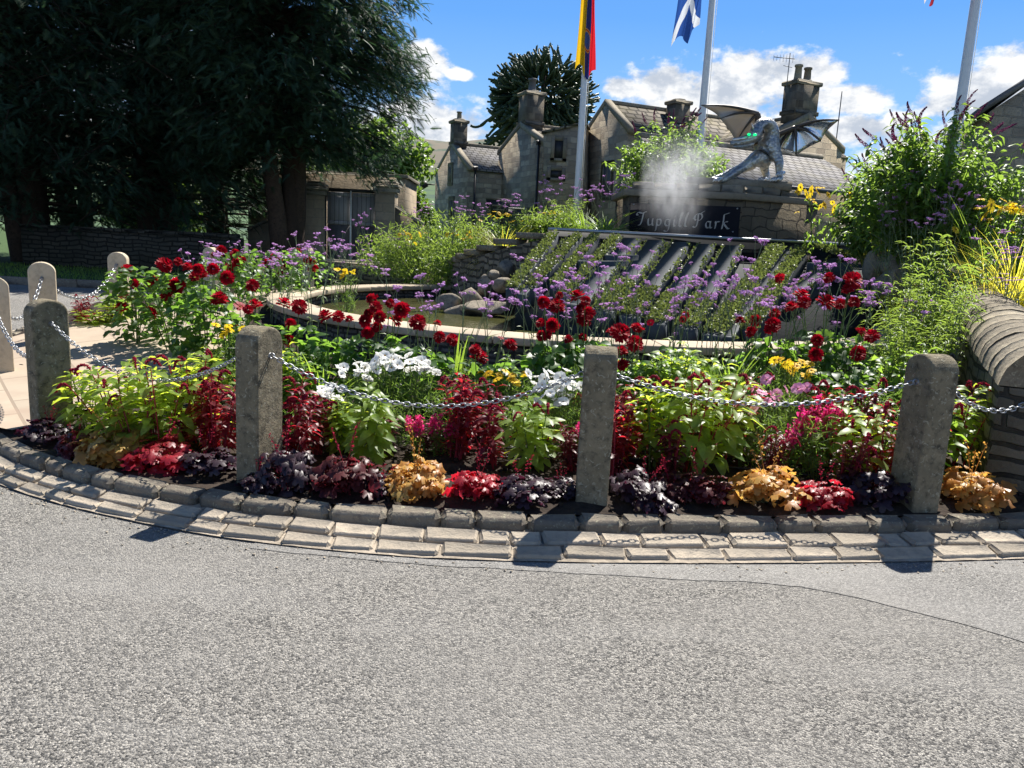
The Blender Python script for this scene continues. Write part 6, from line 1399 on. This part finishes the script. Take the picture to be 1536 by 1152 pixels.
for a in ((600,16.6,340,'wispy green plant on the bank beside the gateway'),(632,16.2,330,'wispy green plant on the bank, second from the gateway'),(668,15.9,325,'tall wispy plant in the middle of the bank'),(712,15.2,335,'wispy plant above the low retaining wall'),(780,14.6,318,'wispy plant right of the bright golden grass'),(815,14.4,322,'wispy plant at the head of the cascade'),(850,14.9,300,'wispy plant left of the first flagpole foot')): place(WI,'wispy_plant',a[3],'tall plant',a[0],a[1],a[2],1.15,'wispy plants on the bank',1.)
for a in ((615,16.0,352,'yellow rudbeckia on the bank near the gateway'),(690,15.3,350,'yellow rudbeckia over the boulders'),(822,14.6,318,'yellow rudbeckia at the head of the cascade')): place(RU,'rudbeckia',a[3],'rudbeckia',a[0],a[1],a[2],.8,'yellow rudbeckias')
# buddleias
def buddleia(label,px,Y,z0,pt,rx,n,npan,seed,lo=.35):
    global rng
    rng=np.random.default_rng(seed); x=X(px,Y,z0+1); zt=D(px,pt,Y)[2]; H=zt-z0; root=thing('buddleia',label,'buddleia',(x,Y,z0)); f=B(); sb=B(); ends_=[]
    for i in range(n):
        a=rng.uniform(0,6.28); q=rx*rng.random()**.55; hh=H*(lo+(1-lo)*rng.random()**.6)*(1-.35*(q/rx)**2); e=np.array([math.cos(a)*q,math.sin(a)*q,hh]); P=bez((e[0]*.1,e[1]*.1,0),(e[0]*.4,e[1]*.4,hh*.75),e,9); tube(sb,P,np.linspace(.014,.004,9),5,False); ends_.append((e,nrm(P[-1]-P[-2])))
        nl=54; s=.3+.7*rng.random(nl); p=np.stack([np.interp(s,np.linspace(0,1,9),P[:,k]) for k in range(3)],1)+rdir(nl)*.09*rng.random((nl,1)); d=rdir(nl,-.7,.5); scatter(f,LANCE,p,d,UP+rdir(nl)*.5,rng.uniform(.09,.2,nl),rng.uniform(.035,.06,nl))
    f.obj('foliage','bud_leaf',root); sb.obj('branches','palestem',root)
    pm=[]
    for v in range(3):
        b=B(); ln=.30; P=bez((0,0,0),(.03,0,ln*.6),(.13,0,ln*.85),9)
        for j in range(110):
            u=rng.random(); c=np.array([np.interp(u,np.linspace(0,1,9),P[:,k]) for k in range(3)]); dd=rdir(2); scatter(b,FLORET,c+dd*.026*(1-.8*u),rdir(2),dd,.014,.013)
        pm.append(b.mesh('flower_panicle','panicle'))
    ends_.sort(key=lambda t_:-t_[0][2])
    for (e,d) in ends_[:npan]:
        dd=nrm(d+np.array([math.copysign(.5,e[0]),-.1,.15])+rdir(1)[0]*.4); rt=Vector(dd).to_track_quat('Z','Y').to_euler(); link('flower_panicle',pm[rng.integers(3)],root,e,(rt[0],rt[1],rt[2]),rng.uniform(.75,1.15))
    return root
buddleia('big buddleia with dark arching panicles on the right-hand mound',1402,10.6,1.35,150,1.25,150,34,301)
buddleia('smaller buddleia with few dark panicles behind the sign plinth',1000,16.9,1.3,168,1.4,190,16,302,.62)
buddleia('low spreading buddleia joining the big one to the plinth',1318,12.2,1.4,232,.75,60,9,303)
# hose and pale stone by the wall
b=B(); P=np.array([G(*q,.2) for q in ((1425,640),(1445,632),(1456,650),(1460,680),(1450,705))]); P[:,2]+=.02; P=np.concatenate([bez(P[0],P[1],P[2],6),bez(P[2],P[3],P[4],6)[1:]]); tube(b,P,.011,7); tag(b.obj('hose','lead',smooth=True),'grey irrigation hose curving on the soil beside the curved wall','hose')
for (z,y0) in ((.03,5.0),(.02,5.2)):
    b=B(); q=np.linspace(-.2,2.7,30); tube(b,np.column_stack([q,y0+.1*np.sin(q*2),[soil(a,y0)+.02 for a in q]]),.007,6); tag(b.obj('drip_pipe','dark'),'thin black drip pipe on the soil '+('nearer the kerb' if y0==5. else 'farther from the kerb'),'pipe')
